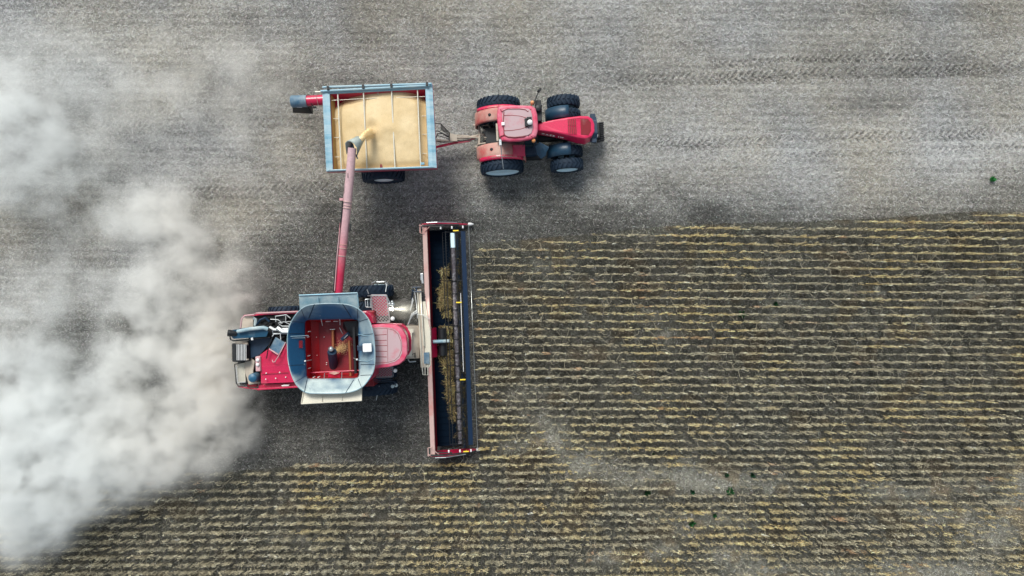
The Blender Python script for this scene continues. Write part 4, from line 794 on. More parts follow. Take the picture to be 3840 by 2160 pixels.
b = MB(); b.prism([Vector((p.x, p.y, 1.75)) for p in cring(.92, .92, 0)], 1.45); b.build('cab_floor', M['red'], cm, .03)
# platforms and steps with open mesh
def grate(name, pts, z, m_, parent, nx_=8, ny_=14, w=.035):
    """diamond grating between four corner points"""
    p = [CB(x_, y_, z) for x_, y_ in pts]; g_ = MB()
    def bl(u, v): return p[0] * (1 - u) * (1 - v) + p[1] * u * (1 - v) + p[2] * u * v + p[3] * (1 - u) * v
    for i in range(4): g_.tube([p[i], p[(i + 1) % 4]], .03, 6)
    for k in range(-ny_, nx_ + ny_):
        for sg in (1, -1):
            pts_ = []
            # diagonal u*nx -/+ v*ny = k
            for t in np.linspace(0, 1, 2 * ny_ + 1):
                v = t; u = (k + sg * v * ny_) / nx_
                if sg < 0: u = (k + ny_ - v * ny_ + 0) / nx_ - 0
                if 0 <= u <= 1: pts_.append(bl(u, v))
            if len(pts_) > 1: g_.tube([pts_[0], pts_[-1]], w / 2, 4)
    return g_.build(name, m_, parent)
M['mesh_grey'] = mat('platform_mesh', (.34, .30, .32), .5, .3, dust=.3)
gp1 = grate('platform_grating', [(1532, 232), (1690, 232), (1722, 505), (1560, 508)], 2.15, M['mesh_grey'], cm, 5, 9)
b = MB(); b.slab([CB(1545, 240, 2.08), CB(1685, 240, 2.08), CB(1700, 400, 2.08), CB(1708, 440, 2.08), CB(1555, 440, 2.08)], .05); b.build('platform_floor', M['red_clean'], gp1)
gp2 = grate('step_grating', [(1565, 130), (1668, 130), (1678, 222), (1568, 225)], 1.3, M['blue_dusty'], cm, 4, 4)
b = MB(); b.slab([CB(1565, 135, 1.15), CB(1668, 135, 1.15), CB(1675, 220, 1.15), CB(1570, 220, 1.15)], .05); b.build('step_floor', M['navy'], gp2)
gp3 = grate('platform_grating', [(1575, 962), (1750, 955), (1752, 1050), (1580, 1058)], 2.15, M['mesh_grey'], cm, 6, 4); b = MB(); b.slab([CB(1580, 966, 1.95), CB(1748, 960, 1.95), CB(1748, 1046, 1.95), CB(1582, 1052, 1.95)], .05); b.build('platform_floor', M['red'], gp3)
for pts in ([(1535, 150, 1.9), (1545, 110, 2.0), (1575, 92, 2.1), (1600, 130, 1.8)], [(1590, 100, 2.0), (1665, 98, 2.0), (1672, 88, 2.1), (1692, 120, 2.0), (1680, 200, 2.2)], [(1500, 240, 2.4), (1545, 236, 2.9), (1690, 238, 2.9), (1730, 330, 2.9)], [(1475, 275, 2.5), (1480, 350, 2.5), (1530, 355, 2.5)], [(1475, 275, 2.5), (1525, 270, 2.5), (1530, 355, 2.5), (1500, 355, 2.5), (1498, 275, 2.5)], [(1478, 140, 1.8), (1510, 220, 2.2)], [(1560, 1075, 2.9), (1745, 1062, 2.9), (1758, 975, 2.9)], [(1560, 1095, 2.6), (1750, 1082, 2.6)], [(1545, 1110, 2.3), (1748, 1100, 2.3), (1775, 1110, 2.3), (1780, 1150, 2.0)], [(1615, 1145, 1.9), (1585, 1290, 1.9)]):
    pipe('handrail', pts, .022, M['steel'] if pts[0][0] not in (1560, 1545) else M['navy'])
for x_, y_ in ((1690, 125),): b = MB(); b.lathe(CB(x_, y_, 1.9), (.5, .3, .7), [(0, .05), (.04, .10), (.06, .001)], 12); b.build('mirror', M['steel'], cm)
for x_, y_ in ((1750, 1150), (1785, 1140)): b = MB(); b.lathe(CB(x_, y_, 2.0), (.2, .1, 1), [(0, .05), (.05, .085), (.06, .07), (.065, .001)], 14); b.build('work_lamp', M['blue_dusty'], cm)
# work lamps on the cab front, one of them lit
for x_, y_, z_, r_ in ((1745, 300, 2.6, .06), (1722, 322, 2.6, .08), (1752, 325, 2.6, .09), (1750, 470, 3.2, .10), (1776, 992, 3.2, .09)): b = MB(); b.lathe(CB(x_, y_, z_), (.4, 0, 1), [(-.06, .05), (.0, r_), (.04, r_ * .8), (.045, .001)], 14); b.build('work_lamp', M['white'] if y_ > 400 else M['steel'], cm)
b = MB(); b.lathe(CB(1752, 372, 2.55), (1, 0, -.25), [(-.12, .05), (0, .075), (.01, .07), (.012, .001)], 14); b.build('lit_lamp', M['lamp'], cm)
ls = bpy.data.lights.new('lamp_beam', 'SPOT'); lso = bpy.data.objects.new('lamp_beam', ls); COL.objects.link(lso); lso.location = CB(1758, 372, 2.55); ls.energy = 330; ls.spot_size = math.radians(38); ls.spot_blend = .8; ls.color = (1, .96, .85); ls.shadow_soft_size = .05
lso.rotation_euler = Vector((-1, 0, .62)).to_track_quat('Z', 'Y').to_euler()
# thin dust hanging in the beam of the lit lamp
b = MB(); wc_ = CB(1830, 378, 2.2); b.lathe(wc_, (1, 0, -.3), [(math.cos(t) * .95, math.sin(t) * .5) for t in np.linspace(math.pi, 0, 13)], 20)
wmt, WN, WL, wb = new_mat('thin_dust'); WN.remove(wb); vs_ = WN.new('ShaderNodeVolumePrincipled'); vs_.inputs['Color'].default_value = (.96, .95, .88, 1); vs_.inputs['Anisotropy'].default_value = .2
tg = WN.new('ShaderNodeTexCoord'); su_ = WN.new('ShaderNodeVectorMath'); su_.operation = 'SUBTRACT'; WL.new(tg.outputs['Object'], su_.inputs[0]); su_.inputs[1].default_value = wc_; le = WN.new('ShaderNodeVectorMath'); le.operation = 'LENGTH'; WL.new(su_.outputs[0], le.inputs[0])
mr_ = WN.new('ShaderNodeMapRange'); mr_.inputs[1].default_value = .75; mr_.inputs[2].default_value = .1; mr_.inputs[3].default_value = 0; mr_.inputs[4].default_value = .75; WL.new(le.outputs['Value'], mr_.inputs[0]); WL.new(mr_.outputs[0], vs_.inputs['Density']); WL.new(vs_.outputs[0], WN['Material Output'].inputs['Volume'])
ow = b.build('dust_wisp', wmt); tag(ow, 'thin dust wisp glowing in front of the lit cab lamp', 'dust wisp', kind='stuff')
# ---- unloading auger
b = MB(); P_ = [CA(148, 1420, 3.75), CA(165, 1200, 3.9), CA(200, 850, 4.15), CA(226, 600, 4.35), CA(250, 350, 4.5), CA(265, 165, 4.62)]
b.tube(P_, [.17, .175, .18, .185, .18, .175], 22); M['auger'] = mat_vcol('dust_faded_auger_tube', .5, 9, .16, .4); ua = b.build('unloading_auger', M['auger'], cm)
ca_ = ua.data.color_attributes.new('tone', 'FLOAT_COLOR', 'POINT'); y0_, y1_ = P_[1].y, P_[-1].y
for i_, v_ in enumerate(ua.data.vertices):
    t_ = max(0, min(1, (v_.co.y + cm.location.y - y0_) / (y1_ - y0_))); k_ = max(0, min(1, (t_ - .02) / .42)); k_ = k_ * k_ * (3 - 2 * k_)
    ca_.data[i_].color = (.50 + .04 * k_, .025 + .33 * k_, .075 + .30 * k_, 1)
b = MB()
for t0, t1, r_ in ((.665, .675, .215), (.69, .705, .21), (.645, .652, .205), (.40, .406, .20), (.42, .426, .20)):
    pass
def along(t):
    L_ = [(P_[i + 1] - P_[i]).length for i in range(len(P_) - 1)]; d = t * sum(L_)
    for i, l in enumerate(L_):
        if d <= l: return P_[i].lerp(P_[i + 1], d / l)
        d -= l
    return P_[-1]
for t, r_ in ((.615, .215), (.632, .205), (.655, .215), (.35, .195), (.375, .19), (.30, .19)): a_ = along(t); d_ = (along(min(1, t + .01)) - a_).normalized(); b.lathe(a_ - d_ * .02, d_, [(0, .17), (0, r_), (.04, r_), (.04, .17)], 22)
b.build('auger_flange', M['pink_beam'], ua)
b = MB(); b.tube([CA(112, 1350, 3.95), CA(125, 1180, 4.05), CA(150, 960, 4.2), CA(178, 720, 4.4), CA(188, 600, 4.5)], .030, 6); b.tube([CA(118, 1240, 4.05), CA(135, 1100, 4.1)], .02, 6); b.tube([CA(200, 540, 4.5), CA(212, 440, 4.55), CA(218, 368, 4.6), CA(230, 372, 4.66), CA(230, 410, 4.66)], .016, 6); b.build('hydraulic_line', M['black'], ua)
b = MB(); b.tube([CA(120, 1340, 4.0), CA(142, 1040, 4.2), CA(168, 780, 4.35)], .022, 6); b.box(CA(176, 588, 4.45), (.14, .10, .10)); b.build('auger_bracket', M['pink'], ua)
b = MB(); b.slab([CA(236, 850, 4.25), CA(245, 785, 4.25), (CA(258, 785, 4.25)), CA(250, 845, 4.25)], .08); b.build('auger_lamp', M['black'], ua, .01)
# hood of the spout, open half cone flaring towards the cart
A_ = CC(862, 900, 4.62); B_ = CC(985, 782, 4.35); b = MB(); loops = []
base = [(790, 985, 4.45), (772, 850, 4.62), (795, 822, 4.80), (835, 822, 4.86), (880, 850, 4.88), (918, 905, 4.80), (920, 1000, 4.55)]
tip = [(905, 765, 4.30), (915, 762, 4.48), (935, 762, 4.56), (962, 764, 4.58), (992, 774, 4.54), (1012, 785, 4.42), (1015, 795, 4.28)]
Lb = [CC(*p) for p in base]; Lt = [CC(*p) for p in tip]; mid = [a_.lerp(c_, .5) + Vector((0, 0, .03)) for a_, c_ in zip(Lb, Lt)]
b.loft([Lb, mid, Lt], False, False, closed=False, smooth=True); b.build('auger_spout', M['grey'], ua, solid=.022)
b = MB(); b.slab([CC(800, 860, 4.45), CC(870, 850, 4.45), CC(905, 980, 4.4), CC(800, 990, 4.4)], .03); b.tube([CC(905, 985, 4.5), CC(925, 1040, 4.5)], .03, 6); b.build('spout_bracket', M['navy'], ua)
# ---- grain spray in the tank
n = 1500; t = rng.random(n); A0 = np.array(CB(1165, 815, 3.0)); B0 = np.array(CB(1285, 725, 2.7)); c = A0 + (B0 - A0) * t[:, None] + rng.normal(0, 1, (n, 3)) * (.03 + .13 * t)[:, None] * np.array([1, 1, .6]); s = rng.uniform(.009, .017, n)[:, None]
V = (c[:, None, :] + tet[None] * s[:, None, :]).reshape(-1, 3); fb = np.arange(n)[:, None, None] * 4 + np.array([[0, 1, 2], [0, 3, 1], [1, 3, 2], [2, 3, 0]])[None]
sp_ = fast_mesh('grain_spray', V, fb.reshape(-1, 3), sm_, loc=tuple(A0)); tag(sp_, 'orange spray of beans thrown into the red harvester tank', 'grain spray', kind='stuff')
# ---- feeder house
b = MB(); b.prism([CB(1800, 560, 1.75), CB(1880, 558, 1.7), CB(1885, 540, 1.65), CB(2020, 545, 1.25), CB(2020, 870, 1.25), CB(1890, 872, 1.65), CB(1800, 880, 1.75)], .6); fh = b.build('feeder_house', M['beige'], cm, .02)
b = MB(); b.slab([CB(1895, 570, 1.74), CB(1960, 572, 1.66), CB(1960, 612, 1.66), CB(1945, 612, 1.68), CB(1945, 850, 1.68), CB(1895, 850, 1.74)], .06); b.build('feeder_cover', M['cream'], fh, .01)
for pts, m_ in (([(1905, 880, 1.5), (1920, 905, 1.5), (1985, 900, 1.4)], 'steel'), ([(1900, 895, 1.4), (1935, 930, 1.3), (1980, 925, 1.3)], 'black'), ([(1930, 470, 1.6), (1945, 420, 1.7), (1975, 400, 1.6), (2005, 395, 1.5)], 'hose'), ([(1905, 530, 1.6), (1935, 450, 1.7), (1955, 425, 1.7), (2000, 410, 1.6)], 'hose'), ([(1925, 385, 1.6), (1945, 320, 1.7), (1952, 260, 1.7)], 'hose'), ([(1945, 270, 1.7), (1940, 215, 1.7), (1950, 190, 1.6)], 'black'), ([(1950, 830, 1.6), (1975, 815, 1.6), (1975, 860, 1.5)], 'black')):
    pipe('hydraulic_hose', pts, .028, M[m_], fh)
# ---------------------------------------------------------------- header: wide draper head, part of the harvester
# local frame: t runs from the north end to the south end, f runs forward
HN = CH(268, 130, 1.35); HS_ = CL(345, 1300, 1.35)          # back beam centre line ends
hd_t = (HS_ - HN); HLen = hd_t.length; hd_t.normalize(); hd_f = Vector((-hd_t.y, hd_t.x, 0))
def Q(t, f, z): p = HN + hd_t * (t * HLen) + hd_f * f; return Vector((p.x, p.y, z))
b = MB(); b.loft([[Q(t, -.11, 1.28), Q(t, -.11, 1.38), Q(t, .10, 1.40), Q(t, .11, 1.27)] for t in (0.0, .5, 1.0)]); hdr = b.build('header', M['pink_beam'], cm, .012)
b = MB(); b.loft([[Q(t, .00, 1.27), Q(t, .04, 1.27), Q(t, .10, .35), Q(t, .06, .35)] for t in (0, .5, 1)]); b.build('back_sheet', M['red_dark'], hdr)
CTR = .515
for t0, t1 in ((.015, CTR - .068), (CTR + .068, .985)):
    b = MB(); b.slab([Q(t0, .09, .36), Q(t1, .09, .36), Q(t1, 1.32, .20), Q(t0, 1.32, .20)], .05); be = b.build('draper_belt', M['belt'], hdr)
    b = MB(); n_ = int((t1 - t0) * 36)
    for k in range(n_): t = t0 + (t1 - t0) * (k + .5) / n_; b.tube([Q(t, .12, .375), Q(t, 1.3, .215)], .012, 4)
    b.build('belt_slat', M['belt'], be)
b = MB(); b.slab([Q(CTR - .068, .12, .30), Q(CTR + .068, .12, .30), Q(CTR + .068, 1.3, .18), Q(CTR - .068, 1.3, .18)], .05); b.build('feed_deck', M['belt'], hdr)
b = MB(); b.slab([Q(CTR - .065, .06, 1.2), Q(CTR + .065, .06, 1.2), Q(CTR + .065, .28, .55), Q(CTR - .065, .28, .55)], .04); b.build('feed_opening', M['red'], hdr)
b = MB(); b.tube([Q(CTR - .005, .14, .95), Q(CTR - .005, .5, .92), Q(CTR - .005, .95, .88)], .085, 14); b.build('feed_shaft', M['blue_dusty'], hdr)
b = MB(); b.tube([Q(CTR - .06, .55, .55), Q(CTR + .06, .55, .55)], .20, 16); b.build('feed_drum', M['black'], hdr)
# cutter bar and guards
b = MB(); b.loft([[Q(t, 1.34, .12), Q(t, 1.34, .20), Q(t, 1.46, .16), Q(t, 1.46, .10)] for t in (.0, .5, 1.0)]); cu = b.build('cutter_bar', M['navy'], hdr)
b = MB()
for k in range(148): t = .006 + k / 148 * .988; c_ = [Q(t, 1.44, .17), Q(t + .0018, 1.44, .17), Q(t + .0009, 1.60, .13)]; b.slab(c_, .025)
b.build('knife_guard', M['black'], cu)
b = MB(); b.tube([Q(0, 2.02, .45), Q(1, 2.06, .45)], .012, 5); b.build('reel_wire', M['steel'], hdr)
# reel
RZ = 1.05; RF = 1.28; RR = .50
reel = MB(); prof = []; n_ = 120
pts = [Q(.035 + .925 * k / n_, RF, RZ) for k in range(n_ + 1)]; reel.tube(pts, [.105 + .012 * math.sin(k * 1.7) * (k % 3 == 0) for k in range(n_ + 1)], 14); rl_ = reel.build('reel_tube', M['tubeworn'], hdr)
b = MB(); b.loft([[Q(t, RF - .12, RZ + .02), Q(t, RF - .08, RZ + .125), Q(t, RF + .08, RZ + .125), Q(t, RF + .12, RZ + .02)] for t in (.036, .10)]); b.build('tube_cover', M['rim'], rl_, .01)
for t in (.245, .30, .37, .44, .50, .56, .615, .675, .73, .79, .85, .90, .94): b = MB(); b.lathe(Q(t, RF, RZ), hd_t, [(0, .10), (0, .135), (.05, .135), (.05, .10)], 14); b.build('tube_collar', M['black'], rl_)
ANG = [68, 8, -52, -112, 188, 128]
for i, a_ in enumerate(ANG):
    a = math.radians(a_); f = RF + math.cos(a) * RR * 1.0; z = RZ + math.sin(a) * RR
    b = MB()
    if i == 1:   # the wide leading bat
        b.loft([[Q(t, f - .10, z + .05), Q(t, f - .09, z + .075), Q(t, f + .12, z + .04), Q(t, f + .12, z + .0)] for t in (.03, .25, .5, .75, .965)])
    else: b.tube([Q(.03, f, z), Q(.965, f, z)], .020, 6)
    bo = b.build('reel_bat', M['bat'] if i == 1 else M['black'], rl_)
    if i == 0: b = MB(); b.tube([Q(.30, f + .13, z + .03), Q(.64, f + .13, z + .03)], .013, 5); b.build('bat_edge', M['white'], rl_)
    b = MB()
    for k in range(76): t = .035 + .925 * (k + .5) / 76; p = Q(t, f, z); b.tube([p, p + hd_f * .05 + Vector((0, 0, -.24))], .007, 4)
    b.build('reel_tine', M['black'], rl_)
for t in (.032, .245, .44, .615, .79, .963):
    b = MB()
    for a_ in ANG: a = math.radians(a_); b.tube([Q(t, RF, RZ), Q(t, RF + math.cos(a) * RR, RZ + math.sin(a) * RR)], .016, 5)
    b.build('reel_spider', M['black'], rl_)
for t in (.335, .69):
    pass
M['ymark'] = M['yellow']
for fn, x_, y_ in ((CH, 606, 188), (CH, 640, 968), (CL, 655, 512), (CL, 690, 1262)):
    b = MB(); p = fn(x_, y_, 1.66); b.box(p, (.26, .055, .03), AD); b.box(p - Vector((0, 0, .12)), (.03, .03, .24), AD); b.build('marker_plate', M['yellow'], rl_, .008)
# ends: shields, reel arms, dividers with white tips
for t, sg in ((0.0, -1), (1.0, 1)):
    o_ = sg * .045
    def E(f, z, dt=0.0): return Q(t + (o_ + dt) / HLen * 1.0, f, z)
    def X(f, z, d): p = Q(t, f, z) + hd_t * (sg * d); return p
    b = MB(); b.loft([[X(-.15, .3, .04), X(-.15, 1.30, .04), X(-.15, 1.30, .09), X(-.15, .3, .09)], [X(.55, .25, .04), X(.55, 1.34, .04), X(.55, 1.34, .11), X(.55, .25, .11)], [X(1.2, .15, .04), X(1.2, .95, .04), X(1.2, .95, .12), X(1.2, .15, .12)], [X(1.75, .12, .05), X(1.75, .42, .05), X(1.75, .42, .12), X(1.75, .12, .12)], [X(2.0, .12, .07), X(2.0, .24, .07), X(2.0, .24, .11), X(2.0, .12, .11)]]); es = b.build('end_shield', M['red'], hdr, .015)
    b = MB(); b.lathe(X(1.98, .22, .09), hd_f, [(0, .07), (.05, .085), (.16, .07), (.30, .001)], 14); b.build('divider_tip', M['white'], es)
    b = MB(); b.tube([X(2.2, .2, .09), X(2.5, .3, .11), X(2.75, .45, .12)], .012, 5); b.build('divider_rod', M['black'], es)
    b = MB(); b.tube([X(-.1, 1.45, -.02), X(.5, 1.5, -.02), X(RF + .35, RZ + .15, -.02)], .04, 6); b.tube([X(.1, 1.2, -.08), X(.9, 1.25, -.06)], .03, 6); b.build('reel_arm', M['black'], hdr)
    b = MB()
    for f in (.75, 1.28, 1.80):
        for dd_ in (-.12, -.18): b.lathe(X(f, 1.32, dd_), (0, 0, 1), [(0, .04), (.05, .04), (.055, .001)], 8)
    b.build('arm_bolt', M['white'], hdr)
    b = MB(); b.tube([X(-.22, 1.35, .05), X(-.22, 1.38, -.35)], .03, 6); b.tube([X(-.08, 1.40, .05), X(-.06, 1.42, -.40)], .026, 6); b.tube([X(-.25, 1.4, -.02), X(.15, 1.42, -.02)], .03, 6); b.tube([X(.0, 1.44, -.30), X(.30, 1.44, -.03)], .018, 6); b.tube([X(-.22, 1.42, -.36), X(-.02, 1.42, -.40)], .02, 6); b.build('end_bracket', M['pink_beam'], hdr)
    b = MB(); b.tube([X(.1, 1.42, .11), X(.6, 1.40, .12), X(1.5, .9, .13)], .022, 6); b.build('trim_rail', M['steel'], hdr)
# carrying frame behind the beam
b = MB(); b.prism([CH(185, 830, 1.5), CH(228, 820, 1.5), CH(262, 1449, 1.5), CL(262, 385, 1.5), CL(215, 385, 1.5), CL(200, 100, 1.5)], 1.25); fr = b.build('carrier_frame', M['beige'], hdr, .012)
b = MB(); b.prism([CH(240, 960, 1.42), CH(276, 955, 1.42), CH(312, 1200, 1.42), CL(318, 0, 1.42), CL(322, 360, 1.42), CL(298, 390, 1.42), CL(262, 380, 1.42), CH(262, 1300, 1.42)], .8); b.build('carrier_plate', M['cream'], fr, .01)
b = MB(); b.tube([CH(190, 830, 1.56), CH(205, 1100, 1.56), CH(228, 1440, 1.56), CL(222, 300, 1.56), CL(240, 460, 1.5), CL(292, 462, 1.45), CL(290, 360, 1.45)], .028, 6); b.tube([CH(225, 860, 1.55), CH(245, 1200, 1.55), CH(262, 1440, 1.55)], .03, 6); b.tube([CL(262, 340, 1.5), CL(262, 465, 1.5)], .022, 6); b.build('frame_rail', M['wire'], fr)
b = MB(); b.tube([CH(175, 800, 1.6), CH(180, 850, 1.6)], .03, 6); b.tube([CH(130, 805, 1.6), CH(230, 800, 1.6)], .03, 6); b.tube([CH(125, 850, 1.6), CH(232, 850, 1.6)], .035, 6); b.tube([CH(140, 830, 1.6), CH(128, 930, 1.5)], .055, 8); b.build('coupler', M['navy'], fr)
b = MB(); b.tube([CH(145, 935, 1.5), CH(112, 1055, 1.4)], .035, 6); b.tube([CH(105, 1160, 1.4), CH(125, 1090, 1.5), CH(180, 1055, 1.6), CH(192, 1060, 1.5)], .022, 6); b.tube([CH(90, 1190, 1.3), CH(140, 1110, 1.5), CH(185, 1085, 1.6)], .022, 6); b.tube([CH(160, 860, 1.6), CH(182, 1010, 1.6), CH(190, 1140, 1.6)], .018, 6); b.tube([CH(190, 1100, 1.6), CH(260, 1105, 1.6), CH(320, 1150, 1.5)], .014, 6); b.build('hydraulic_hose', M['hose'], fr)
b = MB(); b.box(CH(240, 690, 1.2), (.14, .34, .2), AD); b.box(CH(248, 745, 1.2), (.1, .16, .16), AD); b.build('gearbox', M['steel'], fr, .02)
b = MB()
rn = random.Random(3)
for k in range(30): p = CH(rn.uniform(235, 272), rn.uniform(860, 1100), 1.35); b.box(p, (rn.uniform(.04, .12), rn.uniform(.04, .14), rn.uniform(.05, .15)), rn.random())
b.build('valve_block', M['black'], fr, .006)
b = MB(); b.slab([CL(248, 230, 1.52), CL(305, 225, 1.52), CL(308, 345, 1.52), CL(252, 345, 1.52)], .05); b.build('frame_plate', M['blue'], fr)
# cut soybean stalks lying on the belts and in the throat
def stalks(t0, t1, n, f_of, wid, h):
    t = rng.uniform(t0, t1, n * 2); cl0 = vnoise(t * 60, t * 0, 1.3, 71, 2); t = t[rng.random(n * 2) < sstep(.25, .75, cl0)][:n]; n = len(t); f = f_of(t) + (vnoise(t * 40, t * 0, 1.0, 72, 2) - .5) * .22 + rng.normal(0, 1, n) * wid(t) * (.5 + vnoise(t * 50, t * 0, 1.0, 73)); z = .36 + np.abs(rng.normal(0, 1, n)) * h; a = rng.normal(math.pi / 2, 1.1, n) ; l = rng.uniform(.05, .19, n)
    HN_ = np.array(HN); tt = np.array(hd_t); ff = np.array(hd_f)
    P0 = HN_[None] + tt * (t * HLen)[:, None] + ff * f[:, None]; P0[:, 2] = z
    d = (tt * np.sin(a)[:, None] + ff * np.cos(a)[:, None] + np.array([0, 0, 1]) * rng.normal(0, .2, n)[:, None]) * l[:, None]; P1 = P0 + d; P1[:, 2] = np.maximum(P1[:, 2], .3)
    P2 = P1 + d * .5 + rng.normal(0, .03, (n, 3)); return P0, P1, P2, n
Vs = []; Fs = []; Cs = []; o0 = 0
for t0, t1, n, fo_, wi, h in ((.19, .45, 3000, lambda t: .74 + (t - .17) * .4, lambda t: .05 + .11 * np.clip((t - .17) / .2, 0, 1), .10), (.57, .86, 2900, lambda t: .72 + (t - .555) * .9, lambda t: .12 - .09 * np.clip((t - .7) / .2, 0, 1), .10), (.43, .60, 700, lambda t: .8 + 0 * t, lambda t: .2 + 0 * t, .05), (.03, .96, 1500, lambda t: 1.3 + 0 * t, lambda t: .13 + 0 * t, .25)):
    P0, P1, P2, n = stalks(t0, t1, n, fo_, wi, h); w = rng.uniform(.008, .017, n); up = np.tile([0, 0, 1.], (n, 1)) + rng.normal(0, .3, (n, 3))
    if h > .2: P0[:, 2] -= .2; P1[:, 2] -= .2; P2[:, 2] -= .2
    c = np.array([.22, .17, .075]) * rng.lognormal(-.25, .75, (n, 1)) * (1 + rng.normal(0, .06, (n, 3)))
    if h > .2: c *= .5
    for A1, B1 in ((P0, P1), (P1, P2)): V, F_ = ribbons(A1, B1, w, up); Vs.append(V); Fs.append(F_ + o0); o0 += len(V); Cs.append(np.repeat(np.clip(c, .01, .6), 4, 0))
st_ = fast_mesh('cut_stalks', np.concatenate(Vs), np.concatenate(Fs), row_mat, np.concatenate(Cs), loc=tuple(Q(.5, .7, .3))); tag(st_, 'golden cut soybean stalks heaped on the dark header belts', 'cut crop', kind='stuff')
# ---------------------------------------------------------------- dust cloud (a real volume)
# x, y in display pixels (2576 wide), height m, radii m (x, y, z), strength
BL = [(552, 965, 1.5, 1.1, 2.0, 1.3, 1.7), (562, 860, 1.4, 1.0, 1.6, 1.2, 1.3), (532, 1040, 1.2, 1.4, 1.3, 1.1, 1.4), (582, 980, 1.0, .5, 1.8, .9, .9),
      (530, 720, 1.6, 1.6, 1.5, 1.2, .62), (585, 760, 1.4, .9, 2.2, 1.1, .55), (610, 690, 1.2, .5, 1.6, .9, .28),
      (470, 650, 1.7, 1.7, 1.5, 1.2, .72), (400, 560, 1.7, 1.5, 1.3, 1.2, .85), (385, 500, 1.6, 1.1, .9, 1.0, .75), (285, 560, 1.6, 1.0, .8, 1.0, .85), (440, 590, 1.6, 1.2, 1.1, 1.1, .6),
      (400, 740, 1.6, 1.8, 1.8, 1.2, .75), (320, 700, 1.4, 1.6, 1.0, 1.0, .3), (470, 830, 1.5, 1.9, 1.5, 1.2, .62), (400, 900, 1.5, 1.9, 1.6, 1.2, .58), (520, 900, 1.5, 1.3, 1.8, 1.3, .75),
      (300, 925, 1.6, 1.2, 1.3, 1.2, .95), (330, 1000, 1.6, 1.6, 1.4, 1.2, .7), (450, 1010, 1.4, 1.8, 1.3, 1.2, .65), (290, 880, 1.5, 1.3, .9, 1.0, .5),
      (490, 1100, 1.3, 1.5, 1.1, 1.1, 1.15), (420, 1120, 1.5, 2.2, 1.4, 1.2, 1.25), (330, 1130, 1.6, 2.2, 1.5, 1.3, 1.25), (380, 1190, 1.4, 1.6, .8, 1.0, .8), (240, 1150, 1.7, 2.0, 1.7, 1.3, 1.2),
      (150, 1080, 1.8, 1.9, 1.8, 1.4, 1.15), (60, 1000, 1.8, 1.8, 2.2, 1.4, 1.1), (130, 1200, 1.8, 2.0, 2.0, 1.4, 1.2), (40, 1120, 1.8, 1.9, 2.2, 1.4, 1.15), (95, 1290, 1.6, 1.5, 1.6, 1.2, 1.3), (60, 1370, 1.2, 1.0, .8, .9, .8),
      (250, 1230, 1.3, 1.5, .9, 1.0, .75), (180, 1270, 1.2, 1.2, .8, .9, .5), (60, 870, 1.6, 1.8, 1.6, 1.2, .65), (170, 900, 1.5, 1.6, 1.5, 1.1, .45), (0, 1230, 1.6, 1.2, 2.2, 1.2, .9), (160, 1000, 1.6, 2.0, 1.4, 1.2, .7),
      (20, 270, 2.0, 2.2, 2.4, 1.5, .62), (60, 310, 2.0, 2.0, 1.6, 1.3, .35), (-20, 400, 2.0, 2.0, 2.0, 1.5, .55), (110, 400, 1.8, 2.2, 1.6, 1.3, .32), (60, 480, 1.8, 2.4, 1.2, 1.2, .35),
      (250, 420, 1.5, 3.4, 1.6, 1.3, .26), (350, 250, 1.5, 4.0, 2.2, 1.4, .24), (120, 130, 1.6, 3.0, 1.6, 1.4, .22), (200, 640, 1.4, 3.6, 2.2, 1.2, .22), (150, 760, 1.4, 3.2, 1.8, 1.2, .28), (610, 330, 1.3, 3.4, 2.6, 1.2, .13),
      (208, 900, 1.5, .9, 2.2, 1.6, -.8), (240, 1050, 1.5, .8, 1.2, 1.6, -.8), (300, 655, 1.5, 1.1, .7, 1.4, -.5), (395, 960, 1.5, .8, .6, 1.5, -.45), (390, 830, 1.5, .9, .5, 1.5, -.4), (460, 1060, 1.5, .7, .5, 1.5, -.35), (160, 1160, 1.5, .6, .5, 1.4, -.3), (560, 180, 1.5, 4.0, 2.4, 1.4, .18), (600, 500, 1.3, 3.2, 1.8, 1.2, .09), (1000, 100, 1.5, 6.0, 2.2, 1.4, .06), (640, 1020, .8, .6, 1.2, .6, .35), (180, 180, 1.5, 3.0, 1.8, 1.3, .14)]
LO = Vector((-29.5, -14.6, .02)); HI = Vector((-8.6, 15.2, 5.2))
gn = bpy.data.node_groups.new('dust_density', 'GeometryNodeTree')
gn.interface.new_socket('Geometry', in_out='INPUT', socket_type='NodeSocketGeometry'); gn.interface.new_socket('Geometry', in_out='OUTPUT', socket_type='NodeSocketGeometry')
N = gn.nodes; L = gn.links
def gmath(op, a, b_=None, c_=None):
    n = N.new('ShaderNodeMath'); n.operation = op
    for i, q in enumerate((a, b_, c_)):
        if q is None: continue
        if isinstance(q, (int, float)): n.inputs[i].default_value = q
        else: L.new(q, n.inputs[i])
    return n.outputs[0]
def vmath(op, a, b_=None, sc=None):
    n = N.new('ShaderNodeVectorMath'); n.operation = op
    for i, q in enumerate((a, b_)):
        if q is None: continue
        if isinstance(q, (tuple, Vector)): n.inputs[i].default_value = q
        else: L.new(q, n.inputs[i])
    if sc is not None: n.inputs['Scale'].default_value = sc
    return n
pos = N.new('GeometryNodeInputPosition').outputs[0]
def gnoise(scale, detail, rough=.6, vec=None):
    n = N.new('ShaderNodeTexNoise'); n.inputs['Scale'].default_value = scale; n.inputs['Detail'].default_value = detail; n.inputs['Roughness'].default_value = rough
    L.new(vec if vec is not None else pos, n.inputs['Vector']); return n
wn = gnoise(.55, 3)
warp = vmath('SCALE', vmath('SUBTRACT', wn.outputs['Color'], (.5, .5, .5)).outputs[0], sc=1.5).outputs[0]
wn2 = gnoise(2.0, 3)
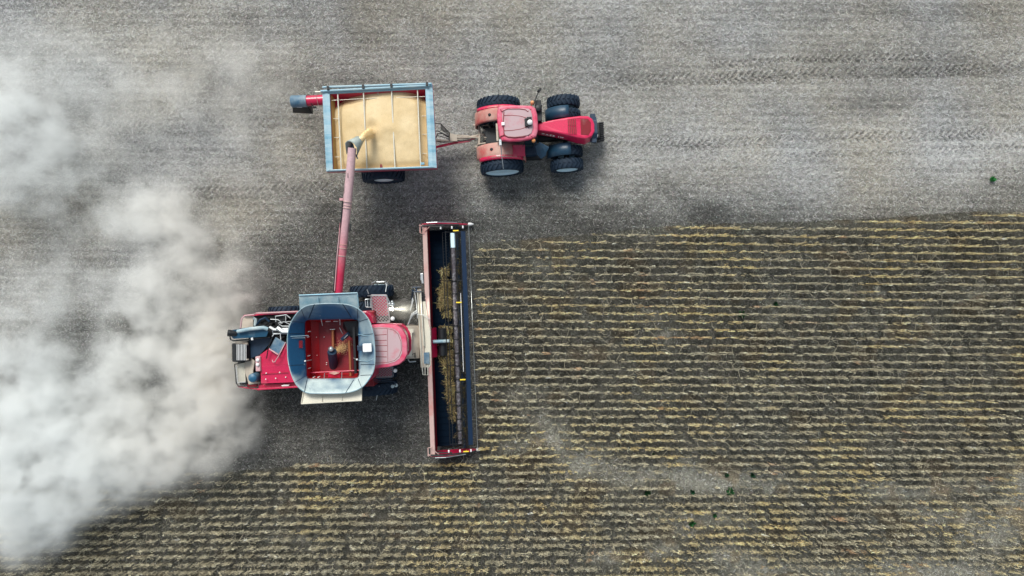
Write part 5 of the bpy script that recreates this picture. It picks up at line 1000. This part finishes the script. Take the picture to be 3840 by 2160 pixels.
warp2 = vmath('SCALE', vmath('SUBTRACT', wn2.outputs['Color'], (.5, .5, .5)).outputs[0], sc=.9).outputs[0]
wp = vmath('ADD', vmath('ADD', pos, warp).outputs[0], warp2).outputs[0]
acc = None
for dx, dy, z, rx, ry, rz, s_ in BL:
    c = W(dx * 1.4907, dy * 1.4907, z)
    d = vmath('DIVIDE', vmath('SUBTRACT', wp, tuple(c)).outputs[0], (rx * 1.0, ry * 1.0, rz * 1.1)).outputs[0]
    q = vmath('DOT_PRODUCT', d, d).outputs['Value']
    e = gmath('MULTIPLY', gmath('POWER', 2.718281828, gmath('MULTIPLY', q, -1.0)), float(s_))
    acc = e if acc is None else gmath('ADD', acc, e)
bil = gnoise(.80, 8, .66, wp); bil2 = gnoise(.33, 3, .5)
k1 = gmath('MULTIPLY_ADD', bil.outputs[0], 5.8, -2.4); k2 = gmath('MULTIPLY_ADD', bil2.outputs[0], 2.6, -.35)
k1 = gmath('MINIMUM', gmath('MAXIMUM', k1, 0.05), 2.2)
den = gmath('MULTIPLY', gmath('MULTIPLY', acc, k1), k2)
den = gmath('MAXIMUM', gmath('SUBTRACT', den, .035), 0.0)
vc = N.new('GeometryNodeVolumeCube'); vc.inputs['Min'].default_value = LO; vc.inputs['Max'].default_value = HI
vc.inputs['Resolution X'].default_value = 230; vc.inputs['Resolution Y'].default_value = 330; vc.inputs['Resolution Z'].default_value = 56
L.new(den, vc.inputs['Density'])
m, MN, ML, b = new_mat('airborne_dust'); MN.remove(b)
pv = MN.new('ShaderNodeVolumePrincipled'); pv.inputs['Density'].default_value = DUST_DENSITY if 'DUST_DENSITY' in globals() else 1.02
pv.inputs['Anisotropy'].default_value = .0
tc = MN.new('ShaderNodeNewGeometry'); sp = MN.new('ShaderNodeSeparateXYZ'); ML.new(tc.outputs['Position'], sp.inputs[0])
mr = MN.new('ShaderNodeMapRange'); mr.inputs[1].default_value = -20; mr.inputs[2].default_value = -13.5; ML.new(sp.outputs[0], mr.inputs[0])
mx = MN.new('ShaderNodeMix'); mx.data_type = 'RGBA'; ML.new(mr.outputs[0], mx.inputs[0]); mx.inputs[6].default_value = (.985, .996, .99, 1); mx.inputs[7].default_value = (.995, .970, .930, 1)
ML.new(mx.outputs[2], pv.inputs['Color']); ML.new(pv.outputs[0], MN['Material Output'].inputs['Volume'])
sm = N.new('GeometryNodeSetMaterial'); sm.inputs['Material'].default_value = m
go = N.new('NodeGroupOutput'); L.new(vc.outputs[0], sm.inputs[0]); L.new(sm.outputs[0], go.inputs[0])
vd = bpy.data.volumes.new('dust_cloud'); vd.materials.append(m); dust = bpy.data.objects.new('dust_cloud', vd); COL.objects.link(dust)
md = dust.modifiers.new('density', 'NODES'); md.node_group = gn
tag(dust, 'billowing pale dust cloud trailing behind the harvester', 'dust cloud', kind='stuff')
